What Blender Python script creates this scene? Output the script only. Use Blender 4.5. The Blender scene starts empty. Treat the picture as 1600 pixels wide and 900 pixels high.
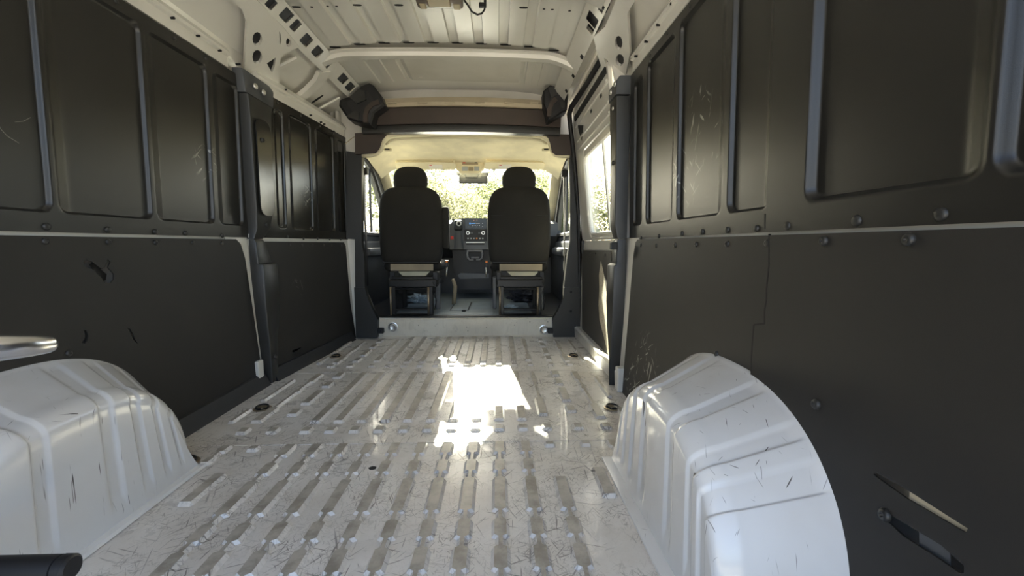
import bpy, bmesh, math, random
from mathutils import Vector, Matrix
import numpy as np

S = bpy.context.scene
COL = S.collection
random.seed(7)

# ------------------------------------------------------------------ camera
F = 680.0                                    # focal length in pixels of the 1600 px frame
CAM = Vector((0.29, 0.0, 0.776))
pitch = -math.atan(69 / F)
yaw = math.atan(23 / F * math.cos(pitch))
FW = Vector((math.sin(yaw) * math.cos(pitch), math.cos(yaw) * math.cos(pitch), math.sin(pitch)))
RT = Vector((math.cos(yaw), -math.sin(yaw), 0))
UP = RT.cross(FW)
cd = bpy.data.cameras.new('camera')
cd.sensor_width = 36.0
cd.lens = F / 1600 * 36
cd.clip_start = 0.02
cam = bpy.data.objects.new('camera', cd)
COL.objects.link(cam)
cam.matrix_world = Matrix(((RT.x, UP.x, -FW.x, CAM.x), (RT.y, UP.y, -FW.y, CAM.y), (RT.z, UP.z, -FW.z, CAM.z), (0, 0, 0, 1)))
S.camera = cam

# ------------------------------------------------------------------ world, sun, exposure
SUN_FROM = Vector((-0.117, 1.0, 0.507)).normalized()
w = bpy.data.worlds.new('world'); S.world = w; w.use_nodes = True
nt = w.node_tree
bg = nt.nodes['Background']
sky = nt.nodes.new('ShaderNodeTexSky')
sky.sky_type = 'NISHITA'; sky.sun_disc = False
sky.sun_elevation = math.asin(SUN_FROM.z)
sky.sun_rotation = math.atan2(SUN_FROM.x, SUN_FROM.y)
sky.dust_density = 3.5; sky.air_density = 0.75
hs = nt.nodes.new('ShaderNodeHueSaturation'); hs.inputs['Saturation'].default_value = 0.85
nt.links.new(sky.outputs[0], hs.inputs['Color']); nt.links.new(hs.outputs[0], bg.inputs[0])
bg.inputs[1].default_value = 0.48
sd = bpy.data.lights.new('sun', 'SUN'); sd.energy = 40.0; sd.angle = 0.009; sd.color = (1.0, 0.91, 0.75)
so = bpy.data.objects.new('sun', sd); COL.objects.link(so)
so.rotation_euler = SUN_FROM.to_track_quat('Z', 'Y').to_euler()
so.location = (0, 12, 8)
S.view_settings.view_transform = 'Standard'
S.view_settings.look = 'None'
S.view_settings.exposure = 0.80
S.view_settings.gamma = 1.0
S.view_settings.use_curve_mapping = False
S.cycles.max_bounces = 14
S.cycles.diffuse_bounces = 9
S.cycles.glossy_bounces = 6
S.cycles.transparent_max_bounces = 16
S.cycles.sample_clamp_indirect = 12

# ------------------------------------------------------------------ measuring helpers: sight line of a photo pixel met with a real plane
def ray(px, py):
    d = FW * F + RT * (px - 800) + UP * (450 - py)
    return d / d.y
def atY(px, py, y): return CAM + ray(px, py) * (y - CAM.y)
def atZ(px, py, z=0.0):
    d = ray(px, py); return CAM + d * ((z - CAM.z) / d.z)
def atX(px, py, x):
    d = ray(px, py); return CAM + d * ((x - CAM.x) / d.x)
class Frame:
    """plane with origin O, axes u, v and inward normal n"""
    def __init__(s, O, u, v, n):
        s.O = Vector(O); s.u = Vector(u).normalized(); s.n = Vector(n).normalized()
        v = Vector(v); s.v = (v - s.u * v.dot(s.u)).normalized()
        m = s.u.cross(s.v)
        s.n = m if m.dot(s.n) > 0 else -m
    def p(s, a, b, d=0.0): return s.O + s.u * a + s.v * b + s.n * d
    def px(s, x, y):
        d = ray(x, y); t = (s.O - CAM).dot(s.n) / d.dot(s.n)
        q = CAM + d * t - s.O
        return (q.dot(s.u), q.dot(s.v))
    def pxs(s, pts): return [s.px(*q) for q in pts]

# ------------------------------------------------------------------ materials
def mat(name, col, rough=0.5, metal=0.0, spec=0.5, coat=0.0):
    m = bpy.data.materials.new(name); m.use_nodes = True
    b = m.node_tree.nodes['Principled BSDF']
    b.inputs['Base Color'].default_value = (*col, 1)
    b.inputs['Roughness'].default_value = rough
    b.inputs['Metallic'].default_value = metal
    b.inputs['Specular IOR Level'].default_value = spec
    b.inputs['Coat Weight'].default_value = coat
    return m
class NB:
    def __init__(s, m): s.m = m; s.t = m.node_tree; s.b = s.t.nodes['Principled BSDF']
    def n(s, typ, **kw):
        o = s.t.nodes.new(typ)
        for k, v in kw.items(): setattr(o, k, v)
        return o
    def link(s, a, b): s.t.links.new(a, b)
    def coord(s, scale=(1, 1, 1), rot=(0, 0, 0)):
        g = s.n('ShaderNodeNewGeometry')
        mp = s.n('ShaderNodeMapping'); mp.inputs['Scale'].default_value = scale; mp.inputs['Rotation'].default_value = rot
        if any(rot):                                     # turn first, stretch afterwards
            m2 = s.n('ShaderNodeMapping'); m2.inputs['Rotation'].default_value = rot
            mp.inputs['Rotation'].default_value = (0, 0, 0)
            s.link(g.outputs['Position'], m2.inputs[0]); s.link(m2.outputs[0], mp.inputs[0])
        else: s.link(g.outputs['Position'], mp.inputs[0])
        return mp.outputs[0]
    def noise(s, co, scale, detail=3, rough=0.55):
        n = s.n('ShaderNodeTexNoise'); n.inputs['Scale'].default_value = scale
        n.inputs['Detail'].default_value = detail; n.inputs['Roughness'].default_value = rough
        s.link(co, n.inputs['Vector']); return n.outputs['Fac']
    def ramp(s, v, lo, hi, a=0.0, b=1.0):
        r = s.n('ShaderNodeMapRange'); r.clamp = True; r.interpolation_type = 'SMOOTHSTEP'
        for i, x in zip((1, 2, 3, 4), (lo, hi, a, b)): r.inputs[i].default_value = x
        s.link(v, r.inputs[0]); return r.outputs[0]
    def math(s, op, a, b):
        m = s.n('ShaderNodeMath', operation=op)
        for i, x in enumerate((a, b)):
            if isinstance(x, (int, float)): m.inputs[i].default_value = x
            else: s.link(x, m.inputs[i])
        return m.outputs[0]
    def mix(s, f, a, b):
        m = s.n('ShaderNodeMix'); m.data_type = 'RGBA'
        if isinstance(f, (int, float)): m.inputs[0].default_value = f
        else: s.link(f, m.inputs[0])
        for i, x in ((6, a), (7, b)):
            if isinstance(x, tuple): m.inputs[i].default_value = (*x, 1)
            else: s.link(x, m.inputs[i])
        return m.outputs[2]
    def bump(s, h, strength=0.3, dist=0.001):
        b = s.n('ShaderNodeBump'); b.inputs['Strength'].default_value = strength; b.inputs['Distance'].default_value = dist
        s.link(h, b.inputs['Height']); s.link(b.outputs[0], s.b.inputs['Normal'])
    def color(s, c): s.link(c, s.b.inputs['Base Color'])
    def scratches(s, angles, stretch=(7, 95), lo=0.70, hi=0.74):
        out = None
        for a in angles:
            c = s.coord((stretch[0], stretch[1], 8), (0, 0, a))
            f = s.ramp(s.noise(c, 1.0, 2.0, 0.4), lo, hi)
            out = f if out is None else s.math('MAXIMUM', out, f)
        return out

WHITE = mat('white_body_paint', (0.74, 0.72, 0.66), 0.22, coat=0.3)
k = NB(WHITE); k.color(k.mix(k.ramp(k.noise(k.coord(), 3.0), 0.4, 0.7), (0.76, 0.74, 0.68), (0.69, 0.67, 0.61)))
CEIL = mat('glossy_roof_paint', (0.76, 0.74, 0.68), 0.30, coat=0.6); CEIL.node_tree.nodes['Principled BSDF'].inputs['Coat Roughness'].default_value = 0.22
def floor_paint(name, a, b, scr=1.0, fin=1.0):
    m = mat(name, a, 0.34, coat=0.1); k = NB(m)
    base = k.mix(k.ramp(k.noise(k.coord(), 2.2, 6, 0.65), 0.38, 0.68), a, b)
    sp = k.ramp(k.noise(k.coord(), 26, 5, 0.7), 0.60, 0.72, 0, 0.55)
    base = k.mix(sp, base, (0.30, 0.27, 0.23))
    area = k.ramp(k.noise(k.coord(), 3.7, 3), 0.38, 0.62)
    s1 = k.math('MULTIPLY', k.scratches((0.3, 1.15, 2.2, 2.75, 1.62), (8, 130), 0.66, 0.70), area)
    s1 = k.math('MULTIPLY', s1, 0.8 * scr)
    fine = k.math('MULTIPLY', k.scratches((0.2, 0.9, 1.45, 2.1, 2.6), (26, 230), 0.63, 0.68), k.ramp(k.noise(k.coord(), 5.3, 4), 0.38, 0.64, 0.05, 0.7))
    base = k.mix(k.math('MULTIPLY', fine, fin), base, (0.16, 0.14, 0.12))
    base = k.mix(s1, base, (0.10, 0.085, 0.075))
    k.color(base)
    k.link(k.ramp(k.noise(k.coord(), 9, 4), 0.3, 0.75, 0.24, 0.5), k.b.inputs['Roughness'])
    k.bump(k.math('SUBTRACT', k.noise(k.coord(), 40, 3), s1), 0.25, 0.0015)
    return m
FLOOR = floor_paint('scratched_white_floor_paint', (0.74, 0.71, 0.67), (0.61, 0.57, 0.515))
ARCH = mat('glossy_white_arch_paint', (0.74, 0.735, 0.72), 0.22, coat=0.35)
k = NB(ARCH)
ss = k.math('MULTIPLY', k.scratches((0.5, 1.9, 2.6, 1.2), (16, 220), 0.73, 0.75), k.ramp(k.noise(k.coord(), 4), 0.46, 0.62))
k.color(k.mix(ss, k.mix(k.ramp(k.noise(k.coord(), 2.5, 4), 0.42, 0.72), (0.75, 0.745, 0.73), (0.67, 0.65, 0.62)), (0.12, 0.11, 0.10)))
RIBTOP = mat('worn_rib_paint', (0.40, 0.365, 0.31), 0.40)
k = NB(RIBTOP); k.color(k.mix(k.ramp(k.noise(k.coord(), 14, 5, 0.7), 0.35, 0.68), (0.46, 0.425, 0.365), (0.27, 0.24, 0.20)))
def plastic(name, col, rough, grain=0.35, scuffs=()):
    m = mat(name, col, rough); k = NB(m)
    c = k.mix(k.ramp(k.noise(k.coord(), 2.5, 4), 0.35, 0.7), col, tuple(x * 1.35 for x in col))
    if scuffs:
        tot = None
        for (p, r) in scuffs:
            g = k.n('ShaderNodeNewGeometry'); d = k.n('ShaderNodeVectorMath', operation='DISTANCE')
            k.link(g.outputs['Position'], d.inputs[0]); d.inputs[1].default_value = p
            f = k.ramp(d.outputs['Value'], r * 0.35, r, 1, 0)
            tot = f if tot is None else k.math('MAXIMUM', tot, f)
        marks = None
        for a in (0.5, 1.3, 2.4):
            co = k.coord((30, 9, 70), (a, 0, 0))
            f = k.ramp(k.noise(co, 1.0, 2.5, 0.5), 0.64, 0.69)
            marks = f if marks is None else k.math('MAXIMUM', marks, f)
        c = k.mix(k.math('MULTIPLY', k.math('MULTIPLY', marks, tot), 0.75), c, (0.42, 0.42, 0.38))
    k.color(c)
    k.bump(k.noise(k.coord(), 900, 2), grain, 0.0006)
    return m
LINER = plastic('black_liner_plastic', (0.016, 0.0152, 0.0132), 0.33, 0.3,
                [((0.975, 1.45, 1.13), 0.14), ((0.975, 1.63, 1.05), 0.16), ((-1.04, 2.1, 1.15), 0.10), ((0.975, 1.55, 1.24), 0.12)])
LINERG = plastic('glossy_black_liner', (0.022, 0.021, 0.018), 0.17, 0.12, [((-0.95, 3.0, 1.1), 0.1)])
LOWER = plastic('black_hardboard', (0.013, 0.0118, 0.0102), 0.6, 0.5,
                [((0.955, 1.9, 0.22), 0.20), ((0.955, 2.05, 0.10), 0.15), ((-1.03, 2.8, 0.5), 0.1)])
DOORB = plastic('dusty_door_board', (0.045, 0.042, 0.036), 0.5, 0.7)
SUNSTREAK = mat('speckled_sun_streak', (0.50, 0.45, 0.34), 0.7)  # pale tan that paints a streak of sunlight onto the door board
k = NB(SUNSTREAK); k.color(k.mix(k.ramp(k.noise(k.coord(), 90, 4, 0.7), 0.45, 0.7), (0.52, 0.47, 0.36), (0.24, 0.21, 0.15)))
TRIM = plastic('black_trim_plastic', (0.020, 0.0198, 0.018), 0.38, 0.4)
BROWN = plastic('dark_brown_trim', (0.050, 0.036, 0.029), 0.5, 0.3)
GREYP = plastic('charcoal_cab_plastic', (0.060, 0.064, 0.070), 0.38, 0.3)
MIDG = plastic('mid_grey_plastic', (0.17, 0.17, 0.175), 0.4, 0.2)
MATG = plastic('grey_rubber_mat', (0.24, 0.28, 0.30), 0.45, 0.5)
BEIGE = plastic('cream_headliner_fabric', (0.74, 0.67, 0.47), 0.85, 0.3)
TAN = plastic('tan_board', (0.34, 0.28, 0.19), 0.7, 0.3)
TANLIP = plastic('tan_lip', (0.50, 0.43, 0.31), 0.6, 0.2)
CLOTH = plastic('black_seat_cloth', (0.016, 0.0147, 0.0125), 0.85, 0.9)
RUBBER = plastic('black_rubber', (0.012, 0.012, 0.013), 0.5, 0.3)
STEEL = mat('brushed_steel', (0.62, 0.61, 0.58), 0.3, 1.0)
CHROME = mat('polished_steel_tube', (0.80, 0.81, 0.83), 0.26, 1.0)
BLKMETAL = mat('black_painted_metal', (0.010, 0.0095, 0.009), 0.35, 0.3)
BRONZE = mat('tan_zinc_metal', (0.42, 0.34, 0.24), 0.35, 0.8)
ORANGE = mat('orange_button', (0.9, 0.25, 0.03), 0.4)
RED = mat('red_print', (0.6, 0.04, 0.03), 0.5)
PAPER = mat('white_sticker', (0.82, 0.78, 0.70), 0.6)
LENS = mat('amber_lens', (0.42, 0.35, 0.22), 0.25)
LENSB = mat('smoked_lamp_housing', (0.13, 0.10, 0.075), 0.4)
GREYL = mat('pale_grey_lens', (0.45, 0.47, 0.47), 0.25)
BLUEB = mat('blue_grey_bag', (0.42, 0.50, 0.56), 0.22)
DARKB = plastic('dark_navy_fabric', (0.022, 0.024, 0.034), 0.8, 0.8)
BLACKHOLE = mat('dark_cavity', (0.010, 0.010, 0.010), 0.8)
BARK = plastic('bark', (0.12, 0.09, 0.06), 0.9, 0.8)
GROUND = mat('gravel_ground', (0.34, 0.32, 0.28), 0.9)
k = NB(GROUND); k.color(k.mix(k.noise(k.coord(), 6, 6, 0.7), (0.26, 0.25, 0.22), (0.42, 0.40, 0.35)))
def glass(name, tint, refl=1.0):
    m = bpy.data.materials.new(name); m.use_nodes = True; t = m.node_tree; t.nodes.clear()
    o = t.nodes.new('ShaderNodeOutputMaterial'); mx = t.nodes.new('ShaderNodeMixShader')
    a = t.nodes.new('ShaderNodeBsdfTransparent'); a.inputs[0].default_value = (*tint, 1)
    g = t.nodes.new('ShaderNodeBsdfGlossy'); g.inputs['Roughness'].default_value = 0.03
    f = t.nodes.new('ShaderNodeLayerWeight'); f.inputs[0].default_value = 0.5
    p5 = t.nodes.new('ShaderNodeMath'); p5.operation = 'POWER'; p5.inputs[1].default_value = 4.0; t.links.new(f.outputs['Facing'], p5.inputs[0])
    ma = t.nodes.new('ShaderNodeMath'); ma.operation = 'MULTIPLY_ADD'; ma.inputs[1].default_value = 0.8; ma.inputs[2].default_value = 0.03; t.links.new(p5.outputs[0], ma.inputs[0])
    t.links.new(ma.outputs[0], mx.inputs[0]); t.links.new(a.outputs[0], mx.inputs[1]); t.links.new(g.outputs[0], mx.inputs[2])
    t.links.new(mx.outputs[0], o.inputs[0]); return m
GLASS = glass('clear_glass', (0.93, 0.96, 0.93))
def leafm(name, c, tr):
    m = bpy.data.materials.new(name); m.use_nodes = True; t = m.node_tree; t.nodes.clear()
    o = t.nodes.new('ShaderNodeOutputMaterial'); mx = t.nodes.new('ShaderNodeMixShader'); mx.inputs[0].default_value = 0.5
    a = t.nodes.new('ShaderNodeBsdfDiffuse'); a.inputs[0].default_value = (*c, 1)
    g = t.nodes.new('ShaderNodeBsdfTranslucent'); g.inputs[0].default_value = (*tr, 1)
    t.links.new(a.outputs[0], mx.inputs[1]); t.links.new(g.outputs[0], mx.inputs[2]); t.links.new(mx.outputs[0], o.inputs[0]); return m
LEAF = leafm('backlit_leaf', (0.16, 0.185, 0.10), (0.22, 0.24, 0.12))
LEAF2 = leafm('yellow_leaf', (0.23, 0.23, 0.14), (0.31, 0.30, 0.18))
def emit(name, c, s):
    m = bpy.data.materials.new(name); m.use_nodes = True; b = m.node_tree.nodes['Principled BSDF']
    b.inputs['Base Color'].default_value = (0.01, 0.01, 0.01, 1)
    b.inputs['Emission Color'].default_value = (*c, 1); b.inputs['Emission Strength'].default_value = s; return m
SCRBLUE = emit('screen_blue', (0.15, 0.45, 1.0), 0.45)
SCRWHITE = emit('screen_white', (0.9, 0.9, 0.9), 0.25)
SCRRED = emit('screen_amber', (1.0, 0.45, 0.25), 0.2)
SCREEN = mat('black_screen_glass', (0.006, 0.007, 0.010), 0.15)

# ------------------------------------------------------------------ object helpers
def link(o): COL.objects.link(o); return o
def tag(o, label=None, cat=None, group=None, kind=None):
    if label: o['label'] = label
    if cat: o['category'] = cat
    if group: o['group'] = group
    if kind: o['kind'] = kind
    return o
def worigin(p):
    v = Vector((0, 0, 0))
    while p is not None: v += p.location; p = p.parent
    return v
def thing(name, loc, label, cat, group=None):
    o = link(bpy.data.objects.new(name, None)); o.location = loc; o.empty_display_size = 0.1
    return tag(o, label, cat, group)
def mesh(name, verts, faces, mats, parent=None, smooth=False, midx=None, fix=True):
    vs = [Vector(v) for v in verts]
    if parent is not None: org = worigin(parent)
    else:
        org = Vector([(min(v[i] for v in vs) + max(v[i] for v in vs)) / 2 for i in range(3)])
        org.z = min(v.z for v in vs)
    me = bpy.data.meshes.new(name)
    me.from_pydata([v - org for v in vs], [], faces)
    if not isinstance(mats, (list, tuple)): mats = [mats]
    for m in mats: me.materials.append(m)
    if midx is not None: me.polygons.foreach_set('material_index', midx)
    if fix:
        bm = bmesh.new(); bm.from_mesh(me); bmesh.ops.recalc_face_normals(bm, faces=bm.faces); bm.to_mesh(me); bm.free()
    if smooth:
        me.polygons.foreach_set('use_smooth', [True] * len(me.polygons))
    me.update()
    o = link(bpy.data.objects.new(name, me))
    if parent is not None: o.parent = parent
    else: o.location = org
    return o
def smooth_by_angle(o, deg=35):
    o.data.polygons.foreach_set('use_smooth', [True] * len(o.data.polygons))
    bm = bmesh.new(); bm.from_mesh(o.data); a = math.radians(deg)
    for e in bm.edges:
        e.smooth = len(e.link_faces) == 2 and e.calc_face_angle(0) < a
    bm.to_mesh(o.data); bm.free(); return o
class MB:
    """collects simple shapes into one mesh"""
    def __init__(s): s.v = []; s.f = []; s.mi = []; s.cur = 0
    def add(s, vs, fs):
        b = len(s.v); s.v += [Vector(x) for x in vs]; s.f += [tuple(i + b for i in q) for q in fs]; s.mi += [s.cur] * len(fs)
    def box(s, a, b):
        x0, y0, z0 = [min(a[i], b[i]) for i in range(3)]; x1, y1, z1 = [max(a[i], b[i]) for i in range(3)]
        s.add([(x0, y0, z0), (x1, y0, z0), (x1, y1, z0), (x0, y1, z0), (x0, y0, z1), (x1, y0, z1), (x1, y1, z1), (x0, y1, z1)],
              [(0, 3, 2, 1), (4, 5, 6, 7), (0, 1, 5, 4), (1, 2, 6, 5), (2, 3, 7, 6), (3, 0, 4, 7)]); return s
    def rbox(s, a, b, r=0.01, seg=2):
        bm = bmesh.new(); c = (Vector(a) + Vector(b)) / 2; d = [abs(a[i] - b[i]) for i in range(3)]
        bmesh.ops.create_cube(bm, size=1.0)
        for v in bm.verts: v.co = Vector((v.co.x * d[0], v.co.y * d[1], v.co.z * d[2])) + c
        r = min(r, min(d) * 0.49)
        bmesh.ops.bevel(bm, geom=list(bm.edges), offset=r, segments=seg, profile=0.5, affect='EDGES')
        bm.verts.index_update()
        s.add([v.co.copy() for v in bm.verts], [[v.index for v in f.verts] for f in bm.faces]); bm.free(); return s
    def tube(s, pts, r, n=10, cap=True):
        pts = [Vector(p) for p in pts]; rs = r if isinstance(r, (list, tuple)) else [r] * len(pts)
        vs = []; up = None
        for i, p in enumerate(pts):
            t = (pts[min(i + 1, len(pts) - 1)] - pts[max(i - 1, 0)]).normalized()
            if up is None: up = Vector((0, 0, 1)) if abs(t.z) < 0.9 else Vector((1, 0, 0))
            up = (up - t * up.dot(t)).normalized(); sd_ = t.cross(up)
            for j in range(n):
                a = 2 * math.pi * j / n; vs.append(p + (up * math.cos(a) + sd_ * math.sin(a)) * rs[i])
        fs = [(i * n + j, i * n + (j + 1) % n, (i + 1) * n + (j + 1) % n, (i + 1) * n + j) for i in range(len(pts) - 1) for j in range(n)]
        if cap: fs += [tuple(range(n))[::-1], tuple((len(pts) - 1) * n + j for j in range(n))]
        s.add(vs, fs); return s
    def sweep(s, pts, sec, closed_sec=True, up=None):
        """sec: list of (a,b) around each path point; a along side, b along up"""
        pts = [Vector(p) for p in pts]; n = len(sec); vs = []
        U = Vector(up) if up else Vector((0, 0, 1))
        for i, p in enumerate(pts):
            t = (pts[min(i + 1, len(pts) - 1)] - pts[max(i - 1, 0)]).normalized()
            u = (U - t * U.dot(t)).normalized(); sd_ = t.cross(u)
            vs += [p + sd_ * a + u * b for a, b in sec]
        m = n if closed_sec else n - 1
        fs = [(i * n + j, i * n + (j + 1) % n, (i + 1) * n + (j + 1) % n, (i + 1) * n + j) for i in range(len(pts) - 1) for j in range(m)]
        if closed_sec: fs += [tuple(range(n))[::-1], tuple((len(pts) - 1) * n + j for j in range(n))]
        s.add(vs, fs); return s
    def loft(s, rings, caps=True):
        n = len(rings[0]); vs = [v for r in rings for v in r]
        fs = [(i * n + j, i * n + (j + 1) % n, (i + 1) * n + (j + 1) % n, (i + 1) * n + j) for i in range(len(rings) - 1) for j in range(n)]
        if caps: fs += [tuple(range(n))[::-1], tuple((len(rings) - 1) * n + j for j in range(n))]
        s.add(vs, fs); return s
    def build(s, name, mats, parent=None, smooth=False, ang=None):
        o = mesh(name, s.v, s.f, mats, parent, smooth, s.mi if isinstance(mats, (list, tuple)) else None)
        if ang: smooth_by_angle(o, ang)
        return o
def fill(outline, holes=()):
    bm = bmesh.new(); loops = [outline] + list(holes); es = []; allv = []
    for lp in loops:
        vs = [bm.verts.new((a, b, 0)) for a, b in lp]; allv += vs
        es += [bm.edges.new((vs[i], vs[(i + 1) % len(vs)])) for i in range(len(vs))]
    bmesh.ops.triangle_fill(bm, use_beauty=True, use_dissolve=False, edges=es, normal=(0, 0, 1))
    bm.verts.index_update()
    tris = [[v.index for v in f.verts] for f in bm.faces]; bm.free()
    return [q for lp in loops for q in lp], tris, [len(l) for l in loops]
def plate_mb(mb, fr, outline, holes=(), t=0.004, d=0.0, bend=None):
    pts, tris, ns = fill(outline, holes); n = len(pts)
    g = bend if bend else (lambda a, b, dd: fr.p(a, b, dd))
    vs = [g(a, b, d) for a, b in pts] + [g(a, b, d - t) for a, b in pts]
    fs = [tuple(q) for q in tris] + [tuple(i + n for i in q[::-1]) for q in tris]
    b = 0
    for m in ns:
        for i in range(m):
            j = (i + 1) % m; fs.append((b + i, b + j, n + b + j, n + b + i))
        b += m
    mb.add(vs, fs); return mb
def plate(name, fr, outline, m, holes=(), t=0.004, d=0.0, parent=None):
    return plate_mb(MB(), fr, outline, holes, t, d).build(name, m, parent)
def rrect(u0, v0, u1, v1, r, n=4):
    out = []
    for cx_, cy_, a0 in ((u1 - r, v1 - r, 0), (u0 + r, v1 - r, 90), (u0 + r, v0 + r, 180), (u1 - r, v0 + r, 270)):
        for i in range(n + 1):
            a = math.radians(a0 + 90 * i / n); out.append((cx_ + r * math.cos(a), cy_ + r * math.sin(a)))
    return out
def ell(c, a, b, n=12, rot=0):
    return [(c[0] + a * math.cos(t) * math.cos(rot) - b * math.sin(t) * math.sin(rot), c[1] + a * math.cos(t) * math.sin(rot) + b * math.sin(t) * math.cos(rot)) for t in [2 * math.pi * i / n for i in range(n)]]
def sm(t): t = np.clip(t, 0, 1); return t * t * (3 - 2 * t)
def grid_mesh(name, P, m, parent=None, smooth=True, back=None):
    """P: array (nu,nv,3); back: the same array moved back for a rim"""
    nu, nv = P.shape[:2]; vs = P.reshape(-1, 3)
    idx = np.arange(nu * nv).reshape(nu, nv)
    q = np.stack([idx[:-1, :-1], idx[1:, :-1], idx[1:, 1:], idx[:-1, 1:]], -1).reshape(-1, 4).tolist()
    vs = vs.tolist()
    if back is not None:
        bd = list(idx[:, 0]) + list(idx[-1, 1:]) + list(idx[-2::-1, -1]) + list(idx[0, -2:0:-1])
        bp = back.reshape(-1, 3); b0 = len(vs)
        vs += [bp[i].tolist() for i in bd]; n = len(bd)
        q += [(int(bd[i]), b0 + i, b0 + (i + 1) % n, int(bd[(i + 1) % n])) for i in range(n)]
    o = mesh(name, vs, q, m, parent, smooth)
    if back is not None: smooth_by_angle(o, 50)
    return o
_riv = {}
def rivet_mesh(r, kind, m):
    r = r * 1.15; key = (round(r, 4), kind, m.name)
    if key in _riv: return _riv[key]
    prof = [(1.0, 0), (0.97, 0.28), (0.8, 0.54), (0.5, 0.68)]
    if kind == 'dome': prof += [(0.2, 0.73)]
    else: prof += [(0.28, 0.70), (0.22, 0.3)]
    n = 12; vs = []; fs = []
    for (a, h_) in prof: vs += [(r * a * math.cos(2 * math.pi * j / n), r * a * math.sin(2 * math.pi * j / n), r * h_) for j in range(n)]
    for i in range(len(prof) - 1): fs += [(i * n + j, i * n + (j + 1) % n, (i + 1) * n + (j + 1) % n, (i + 1) * n + j) for j in range(n)]
    fs.append(tuple((len(prof) - 1) * n + j for j in range(n)))
    me = bpy.data.meshes.new('rivet'); me.from_pydata(vs, [], fs); me.materials.append(m)
    me.polygons.foreach_set('use_smooth', [True] * len(fs)); me.update(); _riv[key] = me; return me
def rivet(parent, fr, ab, r=0.011, kind='dome', m=None, d=0.0, name='rivet'):
    o = link(bpy.data.objects.new(name, rivet_mesh(r, kind, m or TRIM)))
    o.parent = parent; o.location = fr.p(ab[0], ab[1], d) - worigin(parent)
    o.rotation_euler = fr.n.to_track_quat('Z', 'Y').to_euler(); return o

# ================================================================== SETTING
# frames of the walls (u runs forward along Y, v upward)
Yv = (0, 1, 0)
LU = Frame((-1.045, 0, 0.80), Yv, (0.012, 0, 0.85), (1, 0, 0))        # left upper liner
LL = Frame((-1.000, 0, 0.0), Yv, (-0.040, 0, 0.79), (1, 0, 0))        # left lower liner
RU = Frame((0.985, 0, 0.80), Yv, (-0.016, 0, 0.85), (-1, 0, 0))
RL = Frame((0.945, 0, 0.0), Yv, (0.035, 0, 0.79), (-1, 0, 0))
LUF = Frame((-1.025 - 2.45 * 0.09, 0, 0.80), (0.09, 1, 0), (0.012, 0, 0.85), (1, 0, 0))   # the front bay of the left wall draws in towards the cab
LLF = Frame((-0.985 - 2.45 * 0.09, 0, 0.0), (0.09, 1, 0), (-0.035, 0, 0.79), (1, 0, 0))
Y0, Y1 = -0.30, 3.60
def shell(name, prof, y0, y1, t=0.02, m=WHITE, parent=None):
    """extruded inner skin of the van body; prof in (x,z)"""
    pr = [Vector((a, 0, b)) for a, b in prof]; n = len(pr); off = []
    for i, p in enumerate(pr):
        d = (pr[min(i + 1, n - 1)] - pr[max(i - 1, 0)]).normalized()
        off.append(p + Vector((d.z, 0, -d.x)) * t)
    vs = []
    for y in (y0, y1): vs += [Vector((p.x, y, p.z)) for p in pr] + [Vector((p.x, y, p.z)) for p in off]
    fs = []
    for i in range(n - 1):
        fs += [(i, i + 1, 2 * n + i + 1, 2 * n + i), (n + i, n + i + 1, 3 * n + i + 1, 3 * n + i), (i, i + 1, n + i + 1, n + i), (2 * n + i, 2 * n + i + 1, 3 * n + i + 1, 3 * n + i)]
    fs += [(0, n, 3 * n, 2 * n), (n - 1, 2 * n - 1, 4 * n - 1, 3 * n - 1)]
    return mesh(name, vs, fs, m, parent)
# body sides: low wall, belt, upper wall, shoulder and cant
wl = shell('wall_left', [(-0.80, 1.91), (-0.86, 1.865), (-1.035, 1.755), (-1.075, 1.66), (-1.10, 0.80), (-1.06, -0.02)], Y0, Y1)
tag(wl, kind='structure')
wr = shell('wall_right', [(1.02, -0.02), (1.06, 0.80), (1.035, 1.66), (0.99, 1.755), (0.81, 1.865), (0.75, 1.91)], Y0, 2.42)
tag(wr, kind='structure')
JF = Frame((0, 2.40, 0), (1, 0, 0), (0, 0, 1), (0, -1, 0))
plate('door_jamb', JF, [(0.94, -0.02), (1.09, -0.02), (1.09, 1.70), (1.02, 1.80), (0.80, 1.93), (0.83, 1.84), (0.90, 1.75), (0.93, 1.60), (0.95, 1.30), (0.965, 0.85)], WHITE, t=0.02, parent=wr)
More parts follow.
